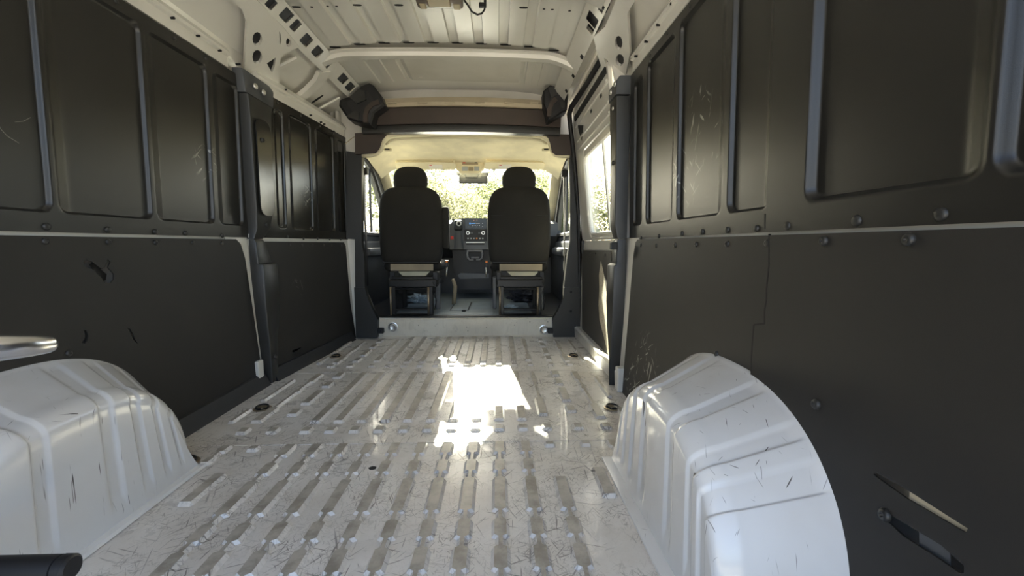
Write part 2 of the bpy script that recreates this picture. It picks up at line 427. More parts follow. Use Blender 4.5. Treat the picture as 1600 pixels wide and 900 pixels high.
# ---- floor: three overlapping pressed sheets with raised ribs
fl = MB().box((-1.06, Y0, -0.03), (1.02, 3.62, -0.004)).build('floor', FLOOR); tag(fl, kind='structure')
for (a, b, z) in ((Y0, 1.655, 0.0), (1.645, 2.60, 0.002), (2.59, 3.61, 0.004)):
    MB().box((-1.055, a, -0.004), (1.015, b, z)).build('floor_sheet', FLOOR, fl)
def rib(cx, segs, z0, h=0.011, slope=0.010, bow=0.0):
    """raised chain along Y: segs = [(y0,y1,half width at the crown)]; joined by sloping necks"""
    st = []; segs = [list(q) for q in segs]
    for i in range(1, len(segs) - 1):                    # necks run close up to the pads beside them
        if segs[i][2] < min(segs[i - 1][2], segs[i + 1][2]): segs[i][0] = segs[i - 1][1] + 0.007; segs[i][1] = segs[i + 1][0] - 0.007
    for (a, b, wd) in segs: st += [(a, wd), (b, wd)]
    mb = MB(); rows = []
    fst, lst = st[0], st[-1]
    S_ = [(fst[0] - slope, fst[1] + slope * 0.2, 0)] + [(y, wd, 1) for y, wd in st] + [(lst[0] + slope, lst[1] + slope * 0.2, 0)]
    vs = []; 
    for (y, wd, up_) in S_:
        zt = z0 + (h if up_ else 0.0003)
        o_ = wd + slope
        if not up_: o_ = wd
        vs += [(cx - o_, y, z0 - 0.002), (cx - wd, y, zt), (cx - wd * 0.35, y, zt), (cx + wd * 0.35, y, zt), (cx + wd, y, zt), (cx + o_, y, z0 - 0.002)]
    fs = []; mi = []
    for i in range(len(S_) - 1):
        for j in range(5):
            fs.append((i * 6 + j, i * 6 + j + 1, i * 6 + 6 + j + 1, i * 6 + 6 + j))
            mi.append(1 if (1 <= j <= 3 and S_[i][2] and S_[i + 1][2]) else 0)
    return mesh('floor_rib', vs, fs, [FLOOR, RIBTOP], fl, False, mi, fix=False)
W, N = 0.0165, 0.0055
cols = [-0.504 + 0.1 * i for i in range(11)]
chain = [(0.45, 0.55, W), (0.57, 0.60, N), (0.615, 0.68, W), (0.70, 0.73, N), (0.745, 0.915, W), (0.93, 0.955, N), (0.965, 1.035, W), (1.05, 1.07, N), (1.083, 1.147, W), (1.162, 1.183, N), (1.198, 1.365, W), (1.38, 1.405, N), (1.418, 1.484, W), (1.50, 1.53, N), (1.548, 1.63, W)]
for i, x in enumerate(cols):
    rib(x, chain if i < 10 else chain[:11], 0.0)
for sx in (-0.643, 0.635): rib(sx, [(1.26, 1.42, 0.016)], 0.0)
for sx in (-0.635, 0.49, 0.63): rib(sx, [(1.598, 1.622, 0.014)], 0.0)
for sx in (-0.745, 0.735): rib(sx, [(1.50, 1.535, 0.011), (1.545, 1.575, 0.005), (1.585, 1.63, 0.014)], 0.0)
for x in [c for c in cols] + [-0.64, 0.63, -0.76, 0.75]:                     # row of short bumps beside each seam
    rib(x, [(1.745, 1.785, 0.016)], 0.002); rib(x, [(2.70, 2.735, 0.015)], 0.004)
for x in cols[:10]: rib(x, [(1.85, 2.565, W)], 0.002)
rib(cols[10], [(1.90, 2.10, W), (2.12, 2.33, 0.006), (2.35, 2.46, 0.013), (2.475, 2.55, 0.006)], 0.002)
for x in cols[1:10]: rib(x, [(2.79, 3.55, W)], 0.004)
for x in (cols[0], cols[10]): rib(x, [(2.82, 2.95, W), (2.97, 3.15, 0.007), (3.17, 3.45, 0.013)], 0.004)
for sg in (-1, 1):
    c = -0.005
    for (a, b) in ((1.93, 1.99), (2.07, 2.25), (2.32, 2.40), (2.48, 2.565)): rib(c + sg * 0.636, [(a, b, 0.017)], 0.002)
    rib(c + sg * 0.755, [(1.86, 2.01, 0.018), (2.03, 2.22, 0.006), (2.235, 2.26, 0.013), (2.275, 2.38, 0.006), (2.40, 2.545, 0.016)], 0.002)
    rib(c + sg * 0.862, [(1.86, 2.0, 0.007)], 0.002); rib(c + sg * 0.862, [(2.12, 2.44, 0.007)], 0.002)
    for (a, b) in ((2.82, 2.90), (2.97, 3.13), (3.2, 3.29), (3.38, 3.45)): rib(c + sg * 0.636, [(a, b, 0.016)], 0.004)
    rib(c + sg * 0.752, [(2.78, 2.95, 0.016), (2.97, 3.08, 0.006), (3.10, 3.22, 0.014), (3.24, 3.4, 0.006)], 0.004)
    rib(c + sg * 0.86, [(2.78, 2.93, 0.007)], 0.004); rib(c + sg * 0.86, [(3.06, 3.40, 0.007)], 0.004)
# floor drain plug hole and worn spots
hp = atZ(582, 731, 0.001)
mb = MB(); n = 10
mb.loft([[(hp.x + r_ * math.cos(2 * math.pi * i / n) * (1 + 0.25 * (i % 2)), hp.y + r_ * math.sin(2 * math.pi * i / n), z_) for i in range(n)] for r_, z_ in ((0.012, 0.0), (0.012, 0.0012), (0.009, 0.0014))])
mb.build('hole_plug', BLACKHOLE, fl)

# ---- front bulkhead frame around the cab opening, with the step riser
FB = Frame((0, 3.60, 0), (1, 0, 0), (0, 0, 1), (0, -1, 0))
hole = FB.pxs([(563, 243), (588, 238), (598, 218), (612, 207), (730, 203), (850, 206), (862, 216), (866, 238), (896, 243), (893, 400), (889, 440), (868, 498), (590, 497), (566, 440)])
wf = plate('wall_front', FB, [(-1.12, -0.03), (1.06, -0.03), (1.06, 1.70), (1.0, 1.78), (0.78, 1.99), (-0.82, 1.99), (-1.06, 1.78), (-1.12, 1.66)], WHITE, [hole], t=0.03)
tag(wf, kind='structure')
# riser sheet in worn paint, set a little proud, with a rolled top edge
rz = atY(725, 497, 3.60).z
rx0, rx1 = atY(588, 510, 3.59).x, atY(868, 510, 3.59).x
mb = MB(); mb.sweep([(rx0, 3.592, 0), (rx1, 3.592, 0)], [(0.0, 0.0), (0.022, 0.0), (0.006, 0.016), (0.004, rz - 0.012), (-0.004, rz), (-0.03, rz), (-0.03, rz - 0.01), (-0.004, rz - 0.012)])
ris = mb.build('step_riser', floor_paint('riser_paint', (0.68, 0.64, 0.54), (0.58, 0.53, 0.43), 0.12, 0.0), wf)
for (x, y) in ((654, 508), (729, 511), (731, 517), (804, 508), (828, 503), (856, 503), (760, 512)):
    p = atY(x, y, 3.585); mb = MB().tube([p + Vector((0, 0.006, 0)), p], 0.0035, 8); mb.build('rust_pit', BLACKHOLE, wf)

# ---- ceiling: ribbed roof skin, bows, cant rails
def roofz(x): return 1.975 - 0.03 * (abs(x + 0.02) / 0.76) ** 2 - 0.03 * (abs(x + 0.02) / 0.76) ** 6
xs = [-0.90 + 1.76 * i / 28 for i in range(29)]
ce = shell('ceiling', [(x, roofz(x) + 0.018) for x in xs[::-1]], Y0, 3.62, t=0.02, m=CEIL); tag(ce, kind='structure')
def roof_rib(x, y0, y1, hw, h=0.020, m=CEIL):
    z = roofz(x) + 0.018; mb = MB(); sl = 0.004
    vs = []
    for (y, g) in ((y0, 0), (y0 + 0.02, 1), (y1 - 0.02, 1), (y1, 0)):
        for a, b in ((-hw - sl, 0), (-hw, -h * g), (hw, -h * g), (hw + sl, 0)): vs.append((x + a, y, roofz(x + a) + 0.0182 + b))
    fs = [(i * 4 + j, i * 4 + j + 1, i * 4 + 5 + j, i * 4 + 4 + j) for i in range(3) for j in range(3)]
    return mesh('roof_rib', vs, fs, m, ce)
for k_ in range(-5, 5):
    x = atY(685 + 7, 88, 2.78).x + 0.1465 * (k_ + 0.0)
    if abs(x + 0.02) < 0.70:
        roof_rib(x, 2.165, 2.765, 0.044)
        roof_rib(x, 0.5, 1.20, 0.044); roof_rib(x, 1.36, 1.95, 0.044)
for x in (-0.60, -0.50, -0.40): roof_rib(x, 2.92, 3.42, 0.022, 0.010)
for x in (0.52, 0.62): roof_rib(x, 2.92, 3.42, 0.022, 0.010)
# the shallow pressed field ahead of the second bow and its short beads
vs = []; zf = lambda x: roofz(x) + 0.016
fx0, fx1 = -0.32, 0.45
for (y, g) in ((2.93, 0), (2.96, 1), (3.36, 1), (3.40, 0)):
    for (x, e) in ((fx0 - 0.03, 0), (fx0, 1), (fx1, 1), (fx1 + 0.03, 0)): vs.append((x, y, zf(x) - 0.016 * g * e + 0.002))
mesh('roof_field', vs, [(i * 4 + j, i * 4 + j + 1, i * 4 + 5 + j, i * 4 + 4 + j) for i in range(3) for j in range(3)], WHITE, ce)
for i in range(7):
    x = -0.25 + 0.098 * i
    mb = MB(); mb.rbox((x - 0.022, 3.29, zf(x) - 0.020), (x + 0.022, 3.302, zf(x) - 0.010), 0.003, 1); mb.build('roof_bead', WHITE, ce)
def bow_path(y, zc=1.935, end=0.80, drop=0.05, n=40):
    out = []
    for i in range(n + 1):
        x = -0.02 - end + 2 * end * i / n; t = abs(x + 0.02) / end
        out.append((x, y, zc - 0.018 * t ** 2 - drop * max(0, (t - 0.78) / 0.22) ** 1.6))
    return out
def roof_bow(y, half, zc, end):
    mb = MB()
    mb.sweep(bow_path(y, zc, end), [(-half, 0.035), (-half, 0.026), (-half * 0.62, 0.022), (-half * 0.5, 0.0), (half * 0.5, 0.0), (half * 0.62, 0.022), (half, 0.026), (half, 0.035)])
    o = mb.build('roof_bow', WHITE, ce, ang=30); return o
bow1 = roof_bow(2.06, 0.085, 1.915, 0.79); bow2 = roof_bow(2.845, 0.055, 1.926, 0.79)
roof_bow(1.28, 0.06, 1.925, 0.79)
# oblong slots (dark openings) along the bow flanges: small inset cups
def cup(parent, p, a, b, ang=0.0, name='slot', axis='z', dz=0.0):
    n = 12; vs = []
    for (s_, z_) in ((1.0, 0.0), (0.9, -0.001)):
        for i in range(n):
            t = 2 * math.pi * i / n; q = (math.copysign(abs(math.cos(t)) ** 0.6, math.cos(t)) * a * s_, math.copysign(abs(math.sin(t)) ** 0.6, math.sin(t)) * b * s_)
            vs.append((p[0] + q[0], p[1] + q[1], p[2] + z_))
    return mesh(name, vs, [(i, (i + 1) % n, n + (i + 1) % n, n + i) for i in range(n)] + [tuple(range(n, 2 * n))], BLACKHOLE, parent)
for (x, y) in ((487, 11), (512, 10), (558, 8), (623, 8), (463, 11), (526, 10), (818, 12), (850, 14), (863, 15), (890, 17)):
    z = 1.937 - 0.012 * (abs(atY(x, y, 2.16).x) / 0.74) ** 2; q = atZ(x, y, z); cup(ce, (q.x, q.y, z), 0.022 if x in (558, 623, 463, 818) else 0.007, 0.009 if x in (558, 623, 463, 818) else 0.006, name='bow_slot')
for i in range(11):
    x = -0.70 + 0.1465 * i + 0.02
    if abs(x) < 0.68: cup(ce, (x, 2.781, roofz(x) + 0.012), 0.036, 0.010, name='bow_slot')
for x in (-0.41, -0.35, -0.28, -0.20, -0.15, -0.05, 0.03, 0.06, 0.10, 0.18, 0.24, 0.33, 0.40, 0.43, 0.48):
    cup(ce, (x, 2.89, 1.952 - 0.018 * (abs(x + 0.02) / 0.72) ** 2), 0.006, 0.005, name='bow_hole')

# cant rails with punched openings
def cant(side):
    L = side < 0
    if L: A, B = Vector((-0.80, 0, 1.845)), Vector((-0.715, 0, 1.925))
    else: A, B = Vector((0.79, 0, 1.835)), Vector((0.715, 0, 1.915))
    fr = Frame(A, Yv, B - A, (0.6 if L else -0.6, 0, -0.8))
    return fr, (B - A).length
frL, hL = cant(-1)
def quad(fr, x, y, a, b, rot=0.0):
    c = fr.px(x, y); return [(c[0] + p, c[1] + q) for p, q in rrect(-a, -b, a, b, min(a, b) * 0.25, 2)]
lh = [quad(frL, 424, 6, 0.030, 0.024), quad(frL, 449, 23, 0.042, 0.034), quad(frL, 462, 40, 0.030, 0.030), quad(frL, 479, 63, 0.045, 0.030), quad(frL, 496, 81, 0.045, 0.030), quad(frL, 512, 98, 0.042, 0.030)]
def clampv(hs, h): return [[(a, min(max(b, 0.012), h - 0.012)) for a, b in q] for q in hs]
lh = clampv(lh, hL)
lh2 = clampv([quad(frL, 536, 123, 0.055, 0.03), quad(frL, 547, 136, 0.055, 0.03), ], hL)
plate('cant_rail', frL, [(0.4, 0), (3.56, 0), (3.56, hL), (0.4, hL)], WHITE, lh + lh2, t=0.003, parent=wl)
for h_ in lh + lh2: plate('cavity_shade', frL, [(a, b) for a, b in rrect(min(q[0] for q in h_) - 0.008, 0.003, max(q[0] for q in h_) + 0.008, hL - 0.003, 0.004, 1)], GREYP, t=0.001, d=-0.022, parent=wl)  # added dark plates stand in for the shade inside the openings
frR, hR = cant(1)
rh = clampv([quad(frR, 941, 15, 0.03, 0.02), quad(frR, 925, 31, 0.045, 0.034), quad(frR, 922, 46, 0.03, 0.022)], hR)
for h_ in rh: plate('cavity_shade', frR, rrect(min(q[0] for q in h_) - 0.008, 0.003, max(q[0] for q in h_) + 0.008, hR - 0.003, 0.004, 1), RUBBER, t=0.001, d=-0.022, parent=wr)  # black plates added so the right openings look shaded inside
plate('cant_rail', frR, [(0.4, 0), (3.56, 0), (3.56, hR), (0.4, hR)], WHITE, rh, t=0.003, parent=wr)

# long white rail above the liners, and white strips showing between panels
def rail(xw, sgn, y0, y1, z0, parent, holes_px):
    mb = MB()
    sec = [(0.0, 0.0), (0.0, 0.05), (0.012, 0.056), (0.014, 0.07), (-0.01, 0.107), (-0.045, 0.107), (-0.045, 0.0)]
    sec = [(-sgn * a, b) for a, b in sec]      # a toward interior
    xw0, xw1 = xw if isinstance(xw, tuple) else (xw, xw); xw = (xw0 + xw1) / 2
    p0, p1 = Vector((xw0, y0, z0)), Vector((xw1, y1, z0))
    vs = []
    for p in (p0, p1): vs += [p + Vector((a, 0, b)) for a, b in sec]
    n = len(sec)
    mb.add(vs, [(j, (j + 1) % n, n + (j + 1) % n, n + j) for j in range(n)] + [tuple(range(n)), tuple(range(n, 2 * n))])
    o = mb.build('side_rail', WHITE, parent)
    fr = Frame((xw0 - (xw1 - xw0) / (y1 - y0) * y0, 0, z0), (xw1 - xw0, y1 - y0, 0), (0, 0, 1), (-sgn, 0, 0))
    for q in holes_px:
        ab = fr.px(*q); mb = MB(); c = fr.p(ab[0], ab[1], 0.012)
        mb.tube([c - fr.n * 0.02, c + fr.n * 0.0025], 0.0055, 8); mb.build('rail_hole', BLACKHOLE, parent)
    return o
rail(-1.04, -1, Y0, 2.30, 1.645, wl, [(267, 28), (307, 56), (341, 79), (371, 100)])
rail((LUF.p(2.5, 0.8).x, LUF.p(3.58, 0.8).x), -1, 2.50, 3.58, 1.615, wl, [(484, 180), (500, 191), (505, 194), (520, 205), (444, 140)])
rail(0.965, 1, Y0, 2.24, 1.625, wr, [(1053, 6), (1031, 39), (1012, 65), (996, 88)])
# white belt and pillar flanges seen as thin lines between the black panels
def flange(name, fr, u0, v0, u1, v1, parent, d=-0.008, r=0.0):
    return plate(name, fr, rrect(u0, v0, u1, v1, max(r, 0.001), 2), WHITE, t=0.004, d=d, parent=parent)
flange('belt_flange', LU, Y0, -0.035, 2.45, 0.03, wl); flange('belt_flange', LUF, 2.40, -0.035, 3.59, 0.03, wl); flange('pillar_flange', LLF, 3.30, 0.0, 3.61, 0.83, wl); flange('belt_flange', RU, Y0, -0.035, 2.30, 0.03, wr)
flange('pillar_flange', LL, 2.20, 0.0, 2.56, 0.81, wl); flange('pillar_flange', RL, 2.14, 0.0, 2.42, 0.81, wr)
# hoops: pressed pillars that climb from the belt to the cant rail, punched with ovals
UL = Frame((-1.02, 0, 1.725), Yv, (0.215, 0, 0.135), (0.5, 0, -0.8))
UR = Frame((0.945, 0, 1.715), Yv, (-0.19, 0, 0.14), (-0.5, 0, -0.8))
def hoop(fr, parent, outline, holes, d=0.02):
    o = plate('hoop', fr, outline, WHITE, holes, t=0.014, d=d, parent=parent)
    for h_ in holes:
        c0, c1 = sum(a for a, b in h_) / len(h_), sum(b for a, b in h_) / len(h_)
        plate('cavity_shade', fr, [(c0 + (a - c0) * 1.25, c1 + (b - c1) * 1.25) for a, b in h_], RUBBER, t=0.001, d=d - 0.0145, parent=o)  # dark plate behind each hole paints the shade of a deep cavity
    return o
def oval(fr, x, y, a, b, rot=0.0):
    c = fr.px(x, y); return ell(c, a, b, 12, rot)
UL2 = Frame(UL.p(0, 0, 0.018), UL.u, UL.v, UL.n); UR2 = Frame(UR.p(0, 0, 0.018), UR.u, UR.v, UR.n)
def ovpx(fr, x, y, a, b): return fr.pxs([(x + a * math.cos(2 * math.pi * i / 12), y + b * math.sin(2 * math.pi * i / 12)) for i in range(12)])
hoop(UL2, wl, UL2.pxs([(382, 112), (384, 60), (386, 37), (378, 15), (358, -4), (398, -4), (420, 20), (443, 43), (468, 74), (444, 84), (438, 94), (434, 150), (405, 134)]),
     [ovpx(UL2, 402, 61, 7.5, 11), ovpx(UL2, 402, 89, 7.5, 11), UL2.pxs([(431, 90), (417, 99), (425, 114), (429, 104)]), ovpx(UL2, 451, 66, 4, 7), UL2.pxs([(436.5, 49), (438.5, 54), (439.5, 64), (438, 71), (437, 62)])], 0)
hoop(UR2, wr, UR2.pxs([(927, 58), (945, 42), (955, 20), (962, 0), (992, 0), (980, 22), (983, 60), (984, 84), (974, 134), (962, 142), (952, 158), (945, 120), (934, 88)]),
     [ovpx(UR2, 966.5, 67, 6, 11), ovpx(UR2, 968.5, 94, 6.5, 9.5), UR2.pxs([(944, 91), (949, 94), (955, 108), (956, 116), (952, 121), (949, 112)])], 0)
# thin forward hoop on the left wall with its long slot, and reinforcing beads
mb = MB(); mb.sweep([UL.p(3.02, -0.02, 0.0), UL.p(3.0, 0.10, 0.0), UL.p(2.96, 0.20, 0.0), UL.p(2.9, 0.262, 0.0)], [(-0.05, -0.004), (-0.04, 0.018), (0.04, 0.018), (0.05, -0.004)], up=UL.n)
mb.build('forward_hoop', WHITE, wl, ang=25)
c = UL2.px(495, 155); plate('slot', UL2, ell((c[0], c[1]), 0.012, 0.055, 12, 0.05), BLACKHOLE, t=0.002, d=0.003, parent=wl)
for u0 in (2.62, 3.3):
    mb = MB(); mb.sweep([UL.p(u0, 0.03, 0.0), UL.p(u0 + 0.03, 0.20, 0.0)], [(-0.02, -0.002), (-0.012, 0.006), (0.012, 0.006), (0.02, -0.002)], up=UL.n); mb.build('bead', WHITE, wl)
for fr, par, us in ((UL, wl, (0.75, 1.25, 1.75)), (UR, wr, (0.75, 1.2, 1.72))):
    for u0 in us:
        mb = MB(); mb.sweep([fr.p(u0 - 0.12, 0.04, 0), fr.p(u0 - 0.02, 0.055, 0), fr.p(u0, 0.08, 0), fr.p(u0, 0.24, 0)], [(-0.012, -0.003), (-0.006, 0.006), (0.006, 0.006), (0.012, -0.003)], up=fr.n); mb.build('bead', WHITE, par)
# white front stiffener beside the cab bulkhead
for xx in (-0.985, -0.945): MB().rbox((xx - 0.012, 3.52, 1.60), (xx + 0.012, 3.585, 1.80), 0.006).build('front_bead', WHITE, wf)

# ================================================================== black liner panels
def liner(name, fr, u0, u1, v0, v1, bays, depth, label, rf=0.009, rn=0.055, group=None, m=None):
    u0, u1 = min(u0, u1), max(u0, u1)
    us = set(np.arange(u0, u1, 0.012).tolist()) | {u1}
    for (a, b, vb, vt) in bays:
        us |= set(np.linspace(b - rf * 1.3, b + 0.004, 9).tolist()); us |= set(np.linspace(a, a + rn, 8).tolist())
    us = np.array(sorted(x for x in us if u0 <= x <= u1)); us = us[np.concatenate([[True], np.diff(us) > 0.0009])]
    vs = set(np.arange(v0, v1, 0.02).tolist()) | {v1}
    for (a, b, vb, vt) in bays: vs |= set(np.linspace(vb - 0.004, vb + 0.05, 14).tolist()) | set(np.linspace(vt - 0.05, vt + 0.004, 14).tolist())
    vs = np.array(sorted(x for x in vs if v0 <= x <= v1)); vs = vs[np.concatenate([[True], np.diff(vs) > 0.0009])]
    U, V = np.meshgrid(us, vs, indexing='ij'); H = np.zeros_like(U); R = 0.035
    for (a, b, vb, vt) in bays:
        r = min(R, (b - a) / 2.2)
        cx_, cy_ = (a + b) / 2, (vb + vt) / 2
        qx = np.abs(U - cx_) - ((b - a) / 2 - r); qy = np.abs(V - cy_) - ((vt - vb) / 2 - r)
        sdf = np.sqrt(np.maximum(qx, 0) ** 2 + np.maximum(qy, 0) ** 2) + np.minimum(np.maximum(qx, qy), 0) - r
        nn = min(rn, (b - a) * 0.4)
        H = np.maximum(H, sm(-sdf / rf) * np.clip((U - a + 0.004) / nn, 0, 1))
    u_, v_, n_, O_ = [np.array(x) for x in (fr.u, fr.v, fr.n, fr.O)]
    P = O_ + U[..., None] * u_ + V[..., None] * v_ - (depth * H)[..., None] * n_
    B = O_ + U[..., None] * u_ + V[..., None] * v_ - 0.006 * n_
    o = grid_mesh(name, P, m or LINER, None, True, B)
    return tag(o, label, 'wall panel', group)
def uu(fr, x, y=300): return fr.px(x, y)[0]
vB = LU.px(200, 345)[1] + 0.0
Lb = 0.068
ful = uu(LU, 391, 250)
p_lur = liner('liner_panel', LU, -0.25, ful, LU.px(200, 366)[1], 0.835,
      [(0.62, uu(LU, 82), Lb, 0.79), (uu(LU, 89), uu(LU, 237), Lb, 0.79), (uu(LU, 243), uu(LU, 334), Lb, 0.785), (uu(LU, 341), uu(LU, 379), Lb, 0.78)], 0.015,
      'tall black ribbed plastic liner panel on the left wall, nearest the camera')
for x, y in ((72, 354), (168, 359), (242, 362), (290, 364), (347, 368)): rivet(p_lur, LU, LU.px(x, y), 0.010)
for x, y in ((181, 1), (272, 59), (320, 90), (372, 124)): rivet(p_lur, LU, (LU.px(x, y)[0], 0.815), 0.007)
p_luf = liner('liner_panel', LUF, 2.42, uu(LUF, 551), LUF.px(480, 373)[1], 0.815,
      [(uu(LUF, 432), uu(LUF, 447), Lb, 0.76), (uu(LUF, 454), uu(LUF, 489), Lb, 0.77), (uu(LUF, 495), uu(LUF, 523), Lb, 0.77), (uu(LUF, 528), uu(LUF, 541), Lb, 0.77)], 0.012,
      'black ribbed plastic liner panel on the left wall between the pillar and the cab', 0.008, 0.045, None, LINERG)
for x, y in ((449, 370), (474, 373), (496, 373), (515, 374), (532, 374)): rivet(p_luf, LUF, LUF.px(x, y), 0.008)
for u0 in (2.7, 2.95, 3.2, 3.4): rivet(p_luf, LUF, (u0, 0.795), 0.006)
vBr = 0.066
p_ruf = liner('liner_panel', RU, uu(RU, 984.5, 250), uu(RU, 1208) , RU.px(1400, 354)[1], 0.825,
      [(uu(RU, 1003), uu(RU, 989), vBr, 0.77), (uu(RU, 1051), uu(RU, 1009), vBr, 0.785), (uu(RU, 1127), uu(RU, 1057), vBr, 0.79), (uu(RU, 1203), uu(RU, 1136), vBr, 0.79)], 0.015,
      'black ribbed plastic liner panel on the right wall beside the door pillar, with white scuffs', 0.009, 0.05)
for x, y in ((1002, 372), (1030, 369), (1066, 365), (1098, 362), (1137, 359), (1183, 357)): rivet(p_ruf, RU, RU.px(x, y), 0.0085)
for u0 in (1.40, 1.6, 1.8, 2.0): rivet(p_ruf, RU, (u0, 0.806), 0.006)
p_rur = liner('liner_panel', RU, -0.25, uu(RU, 1200), RU.px(1400, 354)[1], 0.825,
      [(uu(RU, 1540), uu(RU, 1258), vBr, 0.79), (0.44, uu(RU, 1547), vBr, 0.79)], 0.021,
      'black plastic liner panel on the right wall nearest the camera, above the right wheel arch', 0.014, 0.05)
for o_ in (p_rur,): o_.location.x -= 0.003
for x, y, r in ((1232, 353, .0095), (1341, 345, .0105), (1473, 335, .0105)): rivet(p_rur, RU, RU.px(x, y), r, d=0.0)
SCR = mat('pale_scratch', (0.30, 0.29, 0.25), 0.7)
def scratch(fr, pts, par, d, w_=0.0012):
    a = fr.pxs(pts); n = len(a); up_ = [(q[0], q[1] + w_ * math.sin(math.pi * (i + 0.3) / n)) for i, q in enumerate(a)]
    plate('scratch_mark', fr, a + up_[::-1], SCR, t=0.0008, d=d, parent=par)
plate('joint_gap', RU, RU.pxs([(1196, 334), (1198, 334), (1198, 357), (1196, 357)]), BLACKHOLE, t=0.003, d=0.0035, parent=p_rur)
scratch(RU, [(1337, 57), (1343, 63), (1350, 66), (1358, 64), (1367, 58)], p_rur, -0.0225)
scratch(RU, [(1483, 180), (1490, 176), (1500, 172)], p_rur, -0.0225)
scratch(RU, [(1436, 198), (1442, 192), (1448, 190)], p_rur, -0.0225)
scratch(LU, [(5, 190), (10, 202), (20, 213), (38, 224)], p_lur, -0.0145)
scratch(LU, [(32, 191), (45, 190), (56, 184)], p_lur, -0.0145)
# ---- lower boards (flat sheets with torn holes and slots)
hole1 = LL.pxs([(129, 408), (133, 406), (141, 408), (150, 415), (157, 420), (162, 418), (167, 405), (171, 409), (167, 418), (176, 428), (176, 436), (172, 442), (163, 442), (158, 436), (151, 430), (146, 422), (137, 419), (130, 415)])
slit1 = LL.pxs([(128, 516), (133, 516), (136, 524), (135, 531), (131, 537), (125, 536), (130, 530), (131, 523)])
slit2 = LL.pxs([(197, 513), (202, 514), (207, 523), (209, 530), (214, 537), (211, 536), (206, 530), (203, 520)])
bl = lambda x: LL.px(x, 500)[0]
ee = LL.px(394, 480)[0]; ltop = LL.px(200, 371)[1]; rtop = RL.px(1400, 361.5)[1]
p_llr = plate('hardboard_panel', LL, [(-0.25, 0.0), (ee + 0.02, 0.0), (ee + 0.0, 0.4), (ee - 0.02, 0.70), (ee - 0.045, ltop - 0.024), (ee - 0.08, ltop), (-0.25, ltop)], LOWER, [hole1, slit1, slit2], t=0.004, d=0.004)
tag(p_llr, 'large black lower board on the left wall with a torn hole in it', 'wall panel')
for x, y in ((68, 377), (167, 378), (241, 379), (299, 379), (345, 380), (105, 552), (189, 594)): rivet(p_llr, LL, LL.px(x, y), 0.0085, 'ring', TRIM, 0.004)
plate('torn_flap', LL, LL.pxs([(150, 413), (160, 405), (168, 410), (166, 420), (176, 428), (175, 437), (168, 440), (160, 428)]), LOWER, t=0.002, d=-0.02, parent=p_llr)
lft = LLF.px(480, 378)[1]; le = LLF.px(545, 450)[0]
p_llf = plate('hardboard_panel', LLF, [(2.42, 0.0), (le + 0.05, 0.0), (le, 0.3), (le, lft - 0.03), (le - 0.03, lft), (2.42, lft)], LOWER, [LLF.pxs([(455, 548), (462, 545), (470, 543), (463, 548), (457, 551)])], t=0.004, d=0.004)
tag(p_llf, 'flat black lower board on the left wall between the pillar and the cab', 'wall panel')
for x, y in ((451, 382), (471, 383), (487, 383), (505, 383), (517, 383), (533, 384)): rivet(p_llf, LLF, LLF.px(x, y), 0.007, 'ring', TRIM, 0.004)
# dark angle strip folded along the floor at the foot of the left wall
for (a, b) in ((-0.25, 2.38), (2.44, 3.5)):
    xa_, xb_ = (-0.994, -0.994) if a < 1 else (LLF.p(a, 0).x + 0.006, LLF.p(b, 0).x + 0.006)
    mb = MB(); mb.sweep([(xa_, a, 0.0), (xb_, b, 0.0)], [(0.035, 0.003), (0.032, 0.008), (0.004, 0.07), (-0.006, 0.075), (-0.006, 0.0)][::-1])
    o = mb.build('kick_strip', RUBBER); tag(o, 'dark plastic kick strip along the floor under the left board ' + ('beside the wheel arch' if a < 1 else 'ahead of the pillar'), 'trim strip')
# right: front board, overlapped by the rear board along a stepped joint
fe = RL.px(984, 480)[0]
p_rlf = plate('hardboard_panel', RL, [(0.95, 0.0), (fe + 0.02, 0.0), (fe + 0.0, 0.4), (fe - 0.01, 0.72), (fe - 0.03, rtop - 0.014), (fe - 0.06, rtop), (0.95, rtop)], LOWER, t=0.004, d=0.004)
tag(p_rlf, 'flat black lower board on the right wall between the door pillar and the stepped joint', 'wall panel')
for x, y in ((1003, 383), (1027, 384), (1057, 383), (1090, 382), (1139, 381), (1202, 380), (1122, 553)): rivet(p_rlf, RL, RL.px(x, y), 0.0085, 'ring', TRIM, 0.004)
j = RL.pxs([(1208, 366), (1208, 415), (1204, 452), (1204, 468), (1201, 487), (1201, 506), (1184, 508), (1180, 560), (1180, 640)])
slotA = RL.pxs([(1376, 738), (1381, 741), (1430, 768), (1522, 826), (1520, 832), (1515, 831), (1425, 779), (1378, 746), (1373, 741)])
slotB = RL.pxs([(1393, 803), (1402, 806), (1480, 852), (1516, 884), (1516, 896), (1508, 895), (1480, 876), (1420, 838), (1392, 812)])
rr = [(-0.25, 0.0), (-0.25, rtop), (j[0][0], rtop)] + j + [(j[-1][0], 0.0)]
p_rlr = plate('hardboard_panel', RL, rr, LOWER, [slotA, slotB], t=0.004, d=0.0095)
for a_, b_ in zip(j[:-1], j[1:]):
    dd = Vector((b_[0] - a_[0], b_[1] - a_[1])).normalized() * 0.0025; nn_ = Vector((dd.y, -dd.x)) * 0.9
    plate('joint_gap', RL, [(a_[0] + nn_.x + 0.002, a_[1] + nn_.y), (b_[0] + nn_.x + 0.002, b_[1] + nn_.y), (b_[0] - nn_.x + 0.002, b_[1] - nn_.y), (a_[0] - nn_.x + 0.002, a_[1] - nn_.y)], BLACKHOLE, t=0.004, d=0.0100, parent=p_rlr)
plate('slot_backing', RL, RL.pxs([(1424, 755), (1536, 822), (1534, 842), (1422, 788)]), TANLIP, t=0.002, d=0.002, parent=p_rlr)
